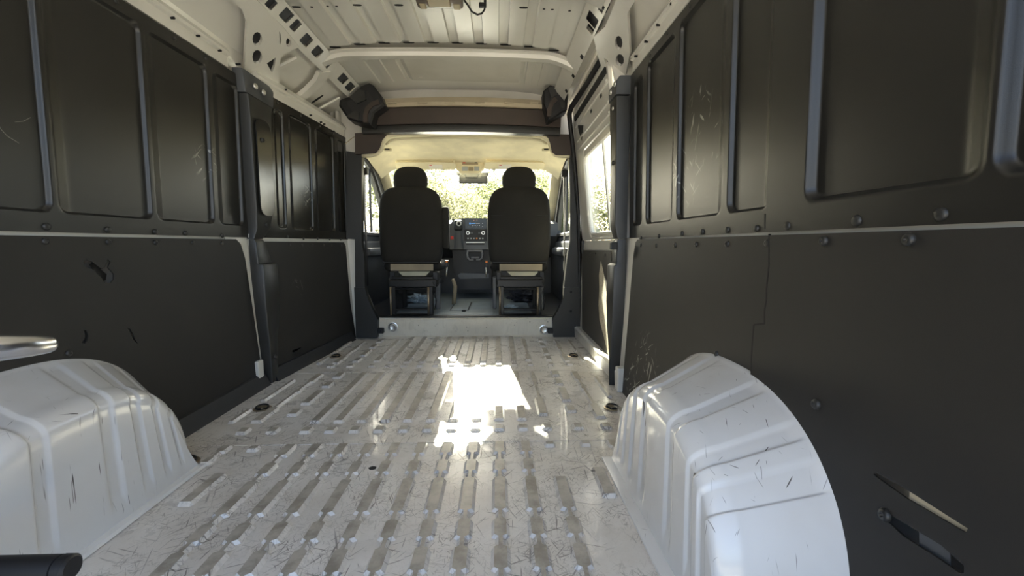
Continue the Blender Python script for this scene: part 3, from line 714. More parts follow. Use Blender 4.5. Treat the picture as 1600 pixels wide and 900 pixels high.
plate('slot_backing', RL, RL.pxs([(1438, 815), (1486, 842), (1486, 885), (1438, 858)]), GREYP, t=0.002, d=0.002, parent=p_rlr)
tag(p_rlr, 'large black lower board on the right wall with two slanted slots', 'wall panel')
for x, y, r in ((1295, 377, .0095), (1430, 375, .010), (1283, 632, .010), (1392, 805, .010)): rivet(p_rlr, RL, RL.px(x, y), r, 'ring', TRIM, 0.0095)

# ================================================================== pillar trims
def post(mb, side, wall, lv):
    """levels: (z, aisle x, rear y, front y)"""
    rings = []
    for (z, xa, yr, yf) in lv:
        b = 0.010; s = -1 if side < 0 else 1
        rings.append([Vector(q) for q in ((wall, yr - 0.0, z), (xa + s * b, yr, z), (xa + s * b * 0.3, yr + b * 0.3, z), (xa, yr + b, z), (xa, yf - b, z), (xa + s * b * 0.3, yf - b * 0.3, z), (xa + s * b, yf, z), (wall, yf, z))])
    mb.loft(rings); return mb
t = thing('pillar_trim', (-1.0, 2.45, 0.005), 'black moulded trim covering the left wall pillar, between the two left liner panels', 'pillar trim')
post(MB(), -1, -1.04, [(0.006, -0.962, 2.400, 2.47), (0.10, -0.960, 2.400, 2.475), (0.25, -0.962, 2.395, 2.49), (0.36, -0.965, 2.390, 2.53), (0.45, -0.967, 2.390, 2.545), (0.655, -0.970, 2.390, 2.55), (0.665, -0.976, 2.390, 2.545), (0.67, -0.995, 2.390, 2.535), (0.785, -1.002, 2.390, 2.49), (0.80, -1.010, 2.390, 2.48)]).build('lower_trim', TRIM, t, ang=40)
ut = post(MB(), -1, -1.05, [(0.802, -1.010, 2.390, 2.48), (0.86, -0.995, 2.400, 2.54), (0.95, -0.987, 2.390, 2.56), (1.2, -0.985, 2.380, 2.57), (1.5, -0.985, 2.375, 2.60), (1.545, -0.987, 2.370, 2.62)]).build('upper_trim', TRIM, t, ang=40)
br = post(MB(), -1, -1.05, [(1.55, -0.992, 2.360, 2.64), (1.64, -0.995, 2.350, 2.66), (1.665, -1.000, 2.350, 2.66)]).build('top_bracket', GREYP, t, ang=40)
PT = Frame((-0.975, 0, 0), Yv, (0, 0, 1), (1, 0, 0))
plate('inset_cover', PT, rrect(2.40, 0.93, 2.545, 1.44, 0.05, 4), LINERG, t=0.006, d=0.005, parent=ut)
for (u_, v_) in ((2.43, 1.60), (2.51, 1.595)): rivet(br, PT, (u_, v_), 0.014, 'ring', STEEL, -0.006, 'bolt')
rivet(ut, PT, (2.45, 1.33), 0.012, 'ring', TRIM, 0.005, 'bolt'); rivet(ut, PT, (2.45, 0.88), 0.010, 'ring', TRIM, 0.0, 'bolt')
rivet(t, PT, (2.42, 0.15), 0.012, 'ring', TRIM, 0.024, 'bolt')
t = thing('pillar_trim', (0.94, 2.36, 0.005), 'black moulded trim covering the pillar behind the right sliding door', 'pillar trim')
post(MB(), 1, 0.972, [(0.006, 0.901, 2.305, 2.31), (0.10, 0.901, 2.305, 2.32), (0.22, 0.903, 2.300, 2.36), (0.32, 0.904, 2.295, 2.40), (0.45, 0.907, 2.295, 2.44), (0.655, 0.909, 2.295, 2.445), (0.665, 0.914, 2.295, 2.43), (0.67, 0.921, 2.295, 2.40), (0.79, 0.924, 2.295, 2.385), (0.80, 0.929, 2.295, 2.38)]).build('lower_trim', TRIM, t, ang=40)
ut = post(MB(), 1, 0.975, [(0.803, 0.924, 2.295, 2.38), (0.87, 0.909, 2.295, 2.40), (1.2, 0.907, 2.295, 2.42), (1.5, 0.902, 2.295, 2.43), (1.53, 0.902, 2.295, 2.43)]).build('upper_trim', TRIM, t, ang=40)
br = post(MB(), 1, 0.970, [(1.535, 0.896, 2.285, 2.44), (1.60, 0.897, 2.285, 2.45), (1.625, 0.914, 2.280, 2.42)]).build('top_bracket', GREYP, t, ang=40)
PR = Frame((0.898, 0, 0), Yv, (0, 0, 1), (-1, 0, 0))
for (u_, v_) in ((2.29, 1.585), (2.37, 1.57)): rivet(br, PR, (u_, v_), 0.012, 'ring', STEEL, 0.005, 'bolt')
rivet(ut, PR, (2.34, 1.48), 0.009, 'ring', STEEL, 0.0, 'bolt'); rivet(ut, PR, (2.33, 1.2), 0.012, 'ring', TRIM, -0.005, 'bolt')
MB().rbox((0.885, 2.27, 0.745), (0.92, 2.30, 0.785), 0.004).build('clip', TRIM, t)
# white feet of both pillars and the loose sill corner
MB().rbox((-1.06, 2.31, 0.003), (-0.985, 2.365, 0.15), 0.006).build('pillar_foot', WHITE, wl)
MB().rbox((0.915, 2.19, 0.003), (0.96, 2.245, 0.13), 0.006).build('pillar_foot', WHITE, wr)

# ================================================================== sliding door on the right
DL = Frame((0.962, 0, 0), Yv, (0.015, 0, 0.8), (-1, 0, 0))
DW = Frame((0.977, 0, 0.80), Yv, (-0.115, 0, 1.06), (-1, 0, 0))
d3 = MB()
wy1 = DW.px(917, 310)[0]
plate_mb(d3, DL, [(2.30, -0.02), (3.58, -0.02), (3.58, 0.80), (2.30, 0.80)], (), 0.02, -0.012)
plate_mb(d3, DW, [(2.34, 0.0), (3.58, 0.0), (3.56, 0.9), (3.46, 1.06), (2.44, 1.06), (2.44, 0.70), (2.34, 0.66)], [rrect(2.40, 0.045, wy1, 0.60, 0.06, 5)], 0.02, -0.012)
d3 = d3.build('door_3', WHITE); tag(d3, kind='structure')
g3 = plate('window_3', DW, rrect(2.39, 0.035, wy1 + 0.01, 0.61, 0.06, 5), GLASS, t=0.004, d=-0.036); tag(g3, kind='structure')
mb = MB()
loop = rrect(2.40, 0.045, wy1, 0.60, 0.06, 5); loop = loop + loop[:1]
mb.sweep([DW.p(a, b, -0.010) for a, b in loop], [(-0.012, 0), (-0.006, 0.012), (0.006, 0.012), (0.012, 0)], up=DW.n); mb.build('window_rim', WHITE, d3)
loop = rrect(2.36, 0.015, wy1 + 0.055, 0.65, 0.08, 5); loop = loop + loop[:1]
mb = MB(); mb.sweep([DW.p(a, b, -0.011) for a, b in loop], [(-0.006, 0), (0, 0.007), (0.006, 0)], up=DW.n); mb.build('frame_bead', WHITE, d3)
b0 = DW.px(942, 290)[0]
mb = MB(); plate_mb(mb, DW, [(b0 - 0.016, 0.03), (b0 + 0.016, 0.03), (b0 + 0.016, 0.62), (b0 - 0.016, 0.62)], (), 0.012, -0.018); mb.build('window_bar', WHITE, d3)
for (v_, hh, m_) in ((0.70, 0.010, WHITE), (0.76, 0.008, WHITE), (0.87, 0.010, WHITE), (0.93, 0.022, BLACKHOLE), (0.97, 0.008, WHITE)):
    mb = MB(); mb.sweep([DW.p(2.47, v_, -0.012), DW.p(3.42, v_, -0.012)], [(-hh, 0), (-hh * 0.7, 0.008), (hh * 0.7, 0.008), (hh, 0)], up=DW.n); mb.build('door_track' if m_ is BLACKHOLE else 'door_bead', m_, d3)
plate('latch_recess', DW, DW.pxs([(901, 196), (909, 196), (907, 221), (902, 205)]), BLACKHOLE, t=0.002, d=-0.009, parent=d3)
for q in ((936, 150), (921, 174)): plate('door_hole', DW, rrect(*(lambda c: (c[0] - 0.02, c[1] - 0.01, c[0] + 0.02, c[1] + 0.01))(DW.px(*q)), 0.006, 2), BLACKHOLE, t=0.002, d=-0.0095, parent=d3)
for q in ((923, 105), (909, 134), (898, 157)):
    c = frR.px(*q); plate('rail_hole', frR, rrect(c[0] - 0.022, max(0.004, c[1] - 0.012), c[0] + 0.022, max(0.026, c[1] + 0.012), 0.006, 2), BLACKHOLE, t=0.002, d=0.001, parent=wr)
sh2 = shell('trim_1', [(0.93, 1.82), (0.88, 1.885), (0.81, 1.885), (0.74, 1.925)], 2.40, 3.60); tag(sh2, kind='structure')
p = plate('hardboard_panel', DL, DL.pxs([(908.5, 391), (953, 392), (958, 470), (966, 600), (950, 572), (908.5, 526)]), DOORB, [DL.pxs([(942, 521), (944, 524), (946, 519), (945, 527), (946, 534), (943, 529), (940, 533), (942, 527), (940, 522)])], t=0.004, d=-0.004)
tag(p, 'black lower board inside the right sliding door, with a painted sunlit streak', 'wall panel')
plate('sun_streak', DL, DL.pxs([(938, 408), (941, 420), (944, 436), (946, 452), (949, 470), (950, 490), (954, 510), (957, 530), (961, 550), (965, 572), (966, 598), (957, 588), (951, 560), (946, 540), (941, 520), (936, 500), (934.5, 478), (935.5, 450), (935, 430)]), SUNSTREAK, t=0.001, d=-0.0034, parent=p)  # thin tan plate painting the sunlight that falls on the black board
for q in ((920, 396), (930, 396), (945, 398)): rivet(p, DL, DL.px(*q), 0.006, 'ring', TRIM, -0.004)
mb = MB(); mb.sweep([(0.948, 2.25, 0.0), (0.948, 3.56, 0.0)], [(0.0, 0.0), (-0.016, 0.012), (-0.02, 0.085), (-0.004, 0.095), (0.03, 0.095), (0.03, 0.0)]); mb = mb.build('door_sill', WHITE, d3, ang=30)
mb = MB(); mb.box(DL.p(3.50, 0.70, -0.01), DL.p(3.54, 0.80, 0.006)); mb.build('door_catch', TRIM, d3)
# rubber seal round the front and top of the door opening
pts = [atY(944, 84, 2.45), atY(920, 126, 2.85), atY(905, 149, 3.15), atY(893, 167, 3.38), atY(889.5, 178, 3.49), atY(891, 195, 3.53), atY(895, 230, 3.53), atY(899, 270, 3.535), atY(903.5, 330, 3.54), atY(905, 400, 3.545), atY(906, 460, 3.55), atY(906, 521, 3.555)]
o = MB().tube(pts, [0.016, 0.017, 0.018, 0.02, 0.02, 0.019, 0.018, 0.016, 0.013, 0.011, 0.010, 0.010], 8).build('door_seal', RUBBER, None, True)
tag(o, 'black rubber seal curving down the front edge of the right sliding door opening', 'door seal')

# ================================================================== wheel arches
def arch(side, label):
    xw = 0.968 if side > 0 else -1.028; xi = 0.700 if side > 0 else -0.760; s = side
    cw, hw, zw = 1.185, 0.475, 0.440; ci, hi, zi = 1.10, 0.365, 0.365; ex = 2.5
    def prof(f, a):           # a: 0 rear foot .. 1 front foot, f: 0 wall .. 1 inner shoulder
        th = math.pi * (1 - a); c, si = math.cos(th), math.sin(th)
        cc = cw + (ci - cw) * f; hh = hw + (hi - hw) * f; zz = zw + (zi - zw) * f
        y = cc + hh * math.copysign(abs(c) ** (2 / ex), c); z = zz * abs(si) ** (2 / ex)
        return y, z
    NA = 260
    A = [i / NA for i in range(NA + 1)]
    # across: flange at wall, top, rounded shoulder, inner face
    st = [('t', 0.0, -0.012), ('t', 0.0, 0.0), ('t', 0.03, 0.004)] + [('t', f, 0) for f in np.linspace(0.07, 0.82, 16)] + [('s', q, 0) for q in np.linspace(0.09, 1.0, 11)] + [('i', q, 0) for q in np.linspace(0.06, 1.0, 18)]
    P = np.zeros((NA + 1, len(st), 3)); xspan = xi - xw
    bands = [(0.235, 0.026), (0.315, 0.017), (0.428, 0.016), (0.543, 0.015), (0.625, 0.015), (0.705, 0.014), (0.79, 0.013)]
    def band(a): return max(0.0, max(float(sm((hw_ - abs(a - c_)) / 0.0055 + 0.5)) for c_, hw_ in bands))
    for i, a in enumerate(A):
        for j, (kd, q, o_) in enumerate(st):
            if kd == 't':
                f = q; y, z = prof(f, a); x = xw + xspan * f * 0.90
                z += -0.006 * band(a) * min(1, max(0, (f - 0.10) / 0.06)) + o_
                if o_ < 0: z = max(0, z)
            elif kd == 's':
                y0, z0 = prof(0.82, a); f = 0.82 + 0.18 * q; y, z = prof(f, a)
                ang = q * math.pi / 2; x = xw + xspan * 0.90 * 0.82 + (xspan * (1 - 0.738) * 0.93) * math.sin(ang)
                dz = 0.035 * (1 - math.cos(ang)); sc = 1 - dz / 0.365
                z = z * sc; y = ci + (y - ci) * (1 - 0.05 * (1 - math.cos(ang)) * f)
                b = 0.006 * band(a)
                z -= b * math.cos(ang) ; x -= xspan / abs(xspan) * 0.0 + (xspan / abs(xspan)) * b * math.sin(ang)
            else:
                y, z = prof(1.0, a); sc = 1 - 0.035 / 0.365; z *= sc; y = ci + (y - ci) * 0.95
                zz = z * (1 - q); yy = ci + (y - ci) * (1 + 0.16 * q * (1 if y > ci else 0.6))
                yy = yy + (y - ci) * 0.0
                x = xi - xspan * 0.07 * (1 - q) * (1 - 0.0) * 0 + (-xspan * 0.055) * (1 - q) * 0.25
                b = 0.007 * band(a)
                fade = min(1, max(0, (zz - 0.045) / 0.03))
                x -= (xspan / abs(xspan)) * b * fade
                y, z = yy, zz
            P[i, j] = (x, y, max(z, 0.001))
    o = grid_mesh('wheel_arch', P, ARCH, None, True)
    tag(o, label, 'wheel arch')
    # floor flange welded round the foot, and the sealed fold line
    fb = [Vector((P[i, -1, 0], P[i, -1, 1], 0)) for i in range(NA + 1)]
    mb = MB(); ya, yb = 0.42, 1.50
    mb.sweep([(xi - s * 0.010, ya, 0.002), (xi - s * 0.010, yb, 0.002)], [(-0.024, 0.0), (-0.022, 0.004), (0.012, 0.006), (0.02, 0.0)])
    mb.build('foot_flange', ARCH, o)
    return o
arch(-1, 'white wheel arch bulging from the left wall, under the steel tube')
arch(1, 'white wheel arch bulging from the right wall, beside the board with slots')

# ================================================================== tie-down rings
def tie(x, y, floor=True, label='', group='tie-down rings in the van floor', at=None, rot=0.0):
    loc = Vector((x, y, 0.004)) if floor else at
    t = thing('tie_down_ring', loc, label, 'tie-down', group)
    mb = MB(); n = 20; rings = []
    for r, z in ((0.040, 0.0), (0.040, 0.004), (0.034, 0.0055), (0.028, 0.002), (0.0, 0.0015)):
        rings.append([Vector((r * math.cos(2 * math.pi * i / n), r * math.sin(2 * math.pi * i / n), z)) for i in range(n)])
    mb.loft(rings); mb.v = [v + loc for v in mb.v]
    c = mb.build('cup', BRONZE if floor else STEEL, t, ang=40)
    pts = [loc + Vector((0.026 * math.cos(a + rot), 0.026 * math.sin(a + rot), 0.009 + 0.004 * math.sin(a))) for a in [2 * math.pi * i / 20 for i in range(21)]]
    r = MB().tube(pts, 0.0042, 7, cap=False).build('ring', BLKMETAL if floor else STEEL, t, True)
    mb = MB().rbox(loc + Vector((-0.012, -0.034, 0.003)), loc + Vector((0.012, -0.018, 0.014)), 0.003, 1); mb.build('lug', BLKMETAL if floor else STEEL, t)
    return t
for (x, y), lab in (((410, 638), 'black tie-down ring in the floor before the left pillar trim'), ((525, 557), 'black tie-down ring in the floor near the front left corner'),
                    ((957, 637), 'black tie-down ring in the floor ahead of the right wheel arch'), ((896, 556), 'black tie-down ring in the floor near the front right corner'),
                    ((292, 722), 'black tie-down ring in the floor at the front foot of the left wheel arch')):
    q = atZ(x, y, 0.006); tie(q.x, q.y, True, lab, rot=random.random())
for (x, y), lab in (((614, 511), 'steel tie-down ring on the white step, left end'), ((850, 515), 'steel tie-down ring on the white step, right end')):
    q = atY(x, y, 3.585); t = tie(0, 0, False, lab, 'tie-down rings on the step riser', q); t.rotation_euler = (math.pi / 2, 0, 0)

# ================================================================== dome lamp and its cable
zl = 1.868
a_, b_ = atZ(652, 12, zl), atZ(724, 14, zl)
y1 = atZ(690, 15, zl).y; y0_ = y1 - 0.115
t = thing('dome_lamp', ((a_.x + b_.x) / 2, (y0_ + y1) / 2, zl), 'rectangular smoked ceiling lamp on the roof bow, with an amber lens', 'ceiling lamp')
MB().rbox((a_.x, y0_, zl), (b_.x, y1, 1.93), 0.012, 2).build('housing', LENSB, t, ang=30)
MB().rbox((a_.x + 0.055, y0_ + 0.015, zl - 0.006), (b_.x - 0.055, y1 - 0.03, zl + 0.01), 0.004, 1).build('lens', LENS, t)
for xx in (a_.x + 0.012, b_.x - 0.045): MB().rbox((xx, y1 - 0.05, zl - 0.003), (xx + 0.033, y1 - 0.004, zl + 0.01), 0.004, 1).build('end_lens', LENS, t)
cz = 1.90
pts = [atY(725, 0, y1 - 0.01), atY(731, 8, y1), atY(737, 18, y1 + 0.01), atY(746, 23, y1 + 0.015), atY(753, 21, y1 + 0.02), atY(757, 15, y1 + 0.03), atY(758, 9, y1 + 0.05)]
t = thing('lamp_cable', atY(758, 9, y1 + 0.05), 'black cable drooping from the ceiling lamp to a plug', 'cable')
MB().tube(pts, 0.0045, 8).build('cord', RUBBER, t, True)
q = pts[-1]; MB().rbox(q - Vector((0.030, 0.012, 0.008)), q + Vector((0.006, 0.012, 0.012)), 0.004, 1).build('plug', RUBBER, t)
MB().rbox(q - Vector((0.006, 0.010, -0.006)), q + Vector((0.006, 0.010, 0.03)), 0.003, 1).build('clip', RUBBER, t)

# ================================================================== overhead shelf above the cab
def arcline(y0, z0, x0, x1, rise, back, n=16):
    out = []
    for i in range(n + 1):
        t = 2 * i / n - 1; out.append((x0 + (x1 - x0) * i / n, y0 + back * t * t, z0 - rise * t * t))
    return out
sx0, sx1 = atY(574, 180, 3.47).x, atY(866, 180, 3.47).x
t = thing('overhead_shelf', ((sx0 + sx1) / 2, 3.5, 1.66), 'dark brown overhead shelf front spanning the van above the cab opening', 'shelf')
zb, zm, zt = atY(720, 206, 3.47).z, atY(720, 193, 3.45).z, atY(720, 166, 3.45).z
mb = MB(); mb.sweep(arcline(3.45, 0, sx0, sx1, 0.012, 0.03), [(0.0, zm), (0.004, zt - 0.01), (-0.012, zt), (-0.10, zt), (-0.10, zm)]); mb.build('shelf_front', BROWN, t, ang=40)
mb = MB(); mb.sweep(arcline(3.465, 0, sx0, sx1, 0.012, 0.03), [(0.0, zb), (0.006, zb + 0.02), (0.0, zm - 0.003), (-0.10, zm - 0.003), (-0.10, zb)]); mb.build('lower_lip', TRIM, t, ang=40)
mb = MB(); mb.sweep(arcline(3.43, 0, atY(598, 160, 3.44).x, atY(858, 160, 3.44).x, 0.010, 0.03), [(0.0, zt), (0.002, zt + 0.028), (-0.02, zt + 0.034), (-0.03, zt + 0.070), (-0.05, zt + 0.070), (-0.05, zt)]); lipo = mb.build('upper_lip', TANLIP, t, ang=40)
for x in (612, 660, 703, 750, 795, 835):
    c = atY(x, 160, 3.425); MB().rbox(c - Vector((0.035, 0.002, 0.006)), c + Vector((0.035, 0.03, 0.006)), 0.003, 1).build('lip_notch', TANLIP, lipo)
# black end brackets of the shelf
def bracket(px, Y, depth, label, facets, strap):
    fr = Frame((0, Y, 0), (1, 0, 0), (0, 0, 1), (0, -1, 0)); pts = fr.pxs(px); n = len(pts)
    cx_ = sum(p[0] for p in pts) / n; cz_ = sum(p[1] for p in pts) / n
    t = thing('shelf_bracket', (cx_, Y, min(p[1] for p in pts)), label, 'bracket')
    rings = []
    for d, sc in ((-depth, 1.0), (0.0, 1.0), (0.015, 0.90), (0.02, 0.6)):
        rings.append([fr.p(cx_ + (a - cx_) * sc, cz_ + (b - cz_) * sc, d) for a, b in pts])
    MB().loft(rings).build('body', RUBBER, t)
    for q in facets: 
        f = fr.pxs(q); plate_mb(MB(), fr, f, (), 0.02, 0.034).build('moulded_block', TRIM, t)
    mb = MB(); mb.sweep([fr.p(*fr.px(*q), 0.03) for q in strap], [(-0.016, -0.02), (-0.016, 0.006), (0.016, 0.006), (0.016, -0.02)], up=(0, -1, 0)); mb.build('cover_strap', BROWN, t)
bracket([(531, 156), (540, 153), (550, 151), (557, 143), (564, 135), (577, 130), (584, 134), (594, 147), (602, 165), (592, 172), (585, 177), (580, 196), (570, 194), (555, 190), (544, 186), (530, 166)], 3.36, 0.14,
        'black faceted plastic bracket at the left end of the overhead shelf', [[(548, 154), (562, 142), (572, 144), (574, 158), (560, 164)], [(544, 184), (556, 175), (563, 178), (562, 190)]], [(573, 193), (573, 182), (576, 172), (583, 165), (594, 161)])
bracket([(849, 142), (860, 133), (868, 136), (880, 136), (888, 145), (886, 172), (876, 178), (864, 186), (856, 190), (853, 176), (849, 163)], 3.36, 0.14,
        'black faceted plastic bracket at the right end of the overhead shelf', [[(856, 140), (866, 138), (870, 150), (860, 156)], [(874, 162), (882, 160), (882, 170), (876, 172)]], [(857, 184), (858, 172), (862, 162), (868, 156)])

# ================================================================== cab pillar trims at the opening
def cabtrim(side, box_px, post_px, foot_px, label, clip_px):
    fr = Frame((0, 3.555, 0), (1, 0, 0), (0, 0, 1), (0, -1, 0))
    xs_ = [fr.px(*q)[0] for q in foot_px]
    t = thing('cab_pillar_trim', (sum(xs_) / len(xs_), 3.56, 0.006), label, 'pillar trim')
    def slab(name, px, m, dep, front=0.0):
        pts = fr.pxs(px); n = len(pts); cx_ = sum(a for a, b in pts) / n; cz_ = sum(b for a, b in pts) / n
        mb = MB(); plate_mb(mb, fr, pts, (), dep, front); return mb.build(name, m, t)
    slab('upper_box', box_px, BROWN, 0.05, 0.02); slab('post', post_px, TRIM, 0.06); f = slab('foot', foot_px, TRIM, 0.06, 0.012)
    p = atY(*clip_px, 3.54); MB().rbox(p - Vector((0.022, 0.012, 0.022)), p + Vector((0.022, 0.03, 0.022)), 0.005, 1).build('clip', RUBBER, t)
    rivet(f, Frame(p - Vector((0, 0.012, 0)), (1, 0, 0), (0, 0, 1), (0, -1, 0)), (0, 0), 0.006, 'dome', BLKMETAL, 0.0, 'bolt')
    return t, f, fr
t, f, fr = cabtrim(-1, [(556, 209), (602, 207), (606, 210), (598, 219), (594, 232), (588, 240), (556, 242)],
        [(541, 236), (565.5, 240), (565, 300), (565, 380), (569, 400), (570, 450), (555, 450), (554.5, 374), (541, 373)], [(554, 449), (570.5, 449), (574, 463), (583, 484), (591, 500), (590.5, 527), (557, 527)],
        'black trim up the left side of the cab opening, beside the left seat', (595, 517))
t, f, fr = cabtrim(1, [(848, 209.5), (862, 210), (892, 211), (894, 243), (868, 243), (862, 238), (859, 224), (856, 216)],
        [(889, 241), (890.5, 300), (891, 375), (887, 398), (881, 450), (906, 450), (904, 330), (899, 250), (893, 241)], [(881, 449), (880, 466), (872, 484), (863, 499), (864.5, 527), (906, 527), (906, 449)],
        'black trim up the right side of the cab opening, beside the right seat', (860, 517))
for q in ((892, 456), (891.5, 486)): rivet(f, fr, fr.px(*q), 0.008, 'dome', BLKMETAL, 0.012, 'bolt')

# ================================================================== cab shell
cr = MB()
hx = 1.0
cabroof = [(3.42, 2.04), (3.60, 2.02), (4.1, 1.90), (4.45, 1.76), (4.72, 1.625)]
n = 12; vs = []
for (y, z) in cabroof:
    for i in range(n + 1):
        x = -1.06 + 2.1 * i / n; vs.append((x, y, z - 0.10 * (abs(x + 0.01) / 1.05) ** 4))
q = [(i * (n + 1) + j, i * (n + 1) + j + 1, (i + 1) * (n + 1) + j + 1, (i + 1) * (n + 1) + j) for i in range(len(cabroof) - 1) for j in range(n)]
tag(mesh('ceiling', vs, q, WHITE), kind='structure')
for nm, X_, sg in (('door_1', -0.955, 1), ('door_2', 0.975, -1)):
    fr = Frame((X_, 0, 0), Yv, (0, 0, 1), (sg, 0, 0))
    win = [(3.98, 0.87), (3.98, 1.50), (4.06, 1.56), (4.22, 1.575), (4.40, 1.535), (4.56, 1.44), (4.75, 1.28), (4.98, 1.06), (5.05, 0.93), (5.02, 0.87)]
    o = plate(nm, fr, [(3.60, -0.3), (5.60, -0.3), (5.60, 0.95), (5.40, 1.10), (4.74, 1.62), (4.1, 1.93), (3.60, 1.95)], GREYP, [win], t=0.05, d=0.0)
    tag(o, kind='structure')
    loop = win + win[:1]; mb = MB(); mb.sweep([fr.p(a, b, 0.0) for a, b in loop], [(-0.022, 0), (-0.012, 0.022), (0.012, 0.022), (0.022, 0)], up=fr.n); mb.build('window_seal', RUBBER, o)
    g = plate('window_1' if sg > 0 else 'window_2', fr, [(a + (0.0), b) for a, b in win], GLASS, t=0.004, d=-0.025); tag(g, kind='structure')
    mb = MB(); mb.box(fr.p(4.44, 0.87, -0.028), fr.p(4.47, 1.51, -0.01)); mb.build('window_divider', RUBBER, o)
    # door card with arm rest and a white outer lip at the rear edge
    mb = MB(); mb.rbox(fr.p(3.72, 0.20, 0.0), fr.p(5.2, 0.80, 0.035), 0.02); mb.build('door_card', GREYP, o, ang=40)
    mb = MB(); mb.rbox(fr.p(4.0, 0.66, 0.02), fr.p(4.7, 0.74, 0.10), 0.03); mb.build('arm_rest', GREYP, o, ang=40)
    mb = MB(); mb.rbox(fr.p(3.64, 0.15, -0.02), fr.p(3.675, 1.60, 0.016), 0.01); mb.build('door_lip', WHITE, o)
fw_ = MB().box((-1.0, 5.50, -0.3), (1.02, 5.54, 1.06)).build('wall_back', GREYP); tag(fw_, kind='structure')
cf = MB().box((-1.0, 3.615, 0.12), (1.02, 5.50, rz - 0.004)).build('floor', GREYP); tag(cf, kind='structure')
mt = MB().rbox((-0.62, 3.66, rz - 0.004), (0.60, 5.40, rz + 0.004), 0.004, 1)
mt = mt.build('floor_mat', MATG); tag(mt, 'blue grey rubber mat covering the cab floor, with a raised hatch between the seats', 'floor mat')
ha, hb = atZ(704, 486, rz + 0.01), atZ(770, 486, rz + 0.01)
MB().rbox((atZ(692, 492, rz).x, 3.70, rz + 0.003), (atZ(771, 492, rz).x, 4.55, rz + 0.014), 0.008, 2).build('raised_panel', MATG, mt)
MB().rbox((ha.x - 0.012, 3.925, rz + 0.010), (atZ(731, 486, rz).x + 0.012, 4.515, rz + 0.0155), 0.002, 1).build('hatch_groove', RUBBER, mt)
MB().rbox((-0.80, 3.622, rz - 0.006), (0.80, 3.70, rz + 0.010), 0.004, 1).build('edge_strip', RUBBER, mt)
MB().rbox((ha.x, 3.94, rz + 0.012), (atZ(731, 486, rz).x, 4.50, rz + 0.020), 0.006, 2).build('hatch', MATG, mt)
q = atZ(725, 485.5, rz + 0.02); MB().rbox(q + Vector((-0.02, -0.02, -0.002)), q + Vector((0.02, 0.02, 0.006)), 0.004, 1).build('hatch_latch', BLKMETAL, mt)
for i in range(9): MB().rbox((ha.x + 0.17, 4.0 + 0.055 * i, rz + 0.012), (hb.x - 0.03, 4.02 + 0.055 * i, rz + 0.017), 0.002, 1).build('mat_rib', MATG, mt)
# headliner
hl = [(3.575, 1.685), (3.62, 1.695), (3.66, 1.665), (3.70, 1.67), (3.95, 1.715), (4.25, 1.69), (4.36, 1.665), (4.50, 1.635), (4.70, 1.585)]
n = 28; P = np.zeros((len(hl), n + 1, 3))
for i, (y, z) in enumerate(hl):
    for j in range(n + 1):
        x = -0.92 + 1.86 * j / n; a = abs(x - 0.01) / 0.93
        P[i, j] = (x, y, z - 0.02 * a ** 2 - 0.11 * max(0, (a - 0.72) / 0.28) ** 2)
hd = grid_mesh('headliner', P, BEIGE, None, True); tag(hd, 'cream moulded headliner over the cab, seen through the opening', 'headliner')
rim = [atY(*q, 3.56) for q in ((566, 243.5), (578, 243), (588, 241), (594, 236), (597, 228), (600, 219), (606, 213), (616, 210), (640, 209), (690, 207.5), (730, 207.5), (790, 208.5), (830, 210), (846, 212), (856, 218), (860, 228), (863, 237), (868, 242), (878, 244), (890, 244))]
MB().tube(rim, 0.017, 8).build('opening_rim', BEIGE, hd, True)
rim2 = [p + Vector((0.0, 0.06, -0.022)) for p in rim[5:-5]]; MB().tube(rim2, 0.010, 6).build('inner_rim', BEIGE, hd, True)
for x0 in (606, 853):
    c = atY(x0, 234, 3.95); MB().rbox(c - Vector((0.035, 0.02, 0.012)), c + Vector((0.035, 0.02, 0.012)), 0.010, 2).build('coat_hook', BEIGE, hd); MB().rbox(c - Vector((0.02, 0.026, 0.006)), c + Vector((0.02, 0.0, 0.006)), 0.003, 1).build('hook_slot', GREYP, hd)
# windscreen, its pillars and header
WS = Frame((0, 5.44, 1.05), (1, 0, 0), (0, -0.74, 0.545), (0, -0.5, -0.8))
wsl = (Vector((0, 4.69, 1.60)) - Vector((0, 5.44, 1.05))).length
g = plate('window_4', WS, [(-0.95, -0.02), (0.97, -0.02), (0.95, wsl), (-0.93, wsl)], GLASS, t=0.005, d=-0.02); tag(g, kind='structure')
for sg, xo in ((-1, -0.915), (1, 0.935)):
    mb = MB(); mb.sweep([(xo, 5.50, 0.95), (xo, 5.42, 1.07), (xo - sg * 0.0, 5.05, 1.345), (xo - sg * 0.01, 4.72, 1.575), (xo - sg * 0.02, 4.55, 1.62)], [(-0.055, -0.05), (-0.055, 0.03), (0.055, 0.03), (0.055, -0.05), (0.02, -0.06), (-0.02, -0.06)])
    o = mb.build('trim_%d' % (3 if sg < 0 else 4), BEIGE, ang=40); tag(o, kind='structure')
mb = MB().rbox((-0.95, 4.66, 1.565), (0.97, 4.74, 1.62), 0.01); o = mb.build('trim_2', BEIGE); tag(o, kind='structure')
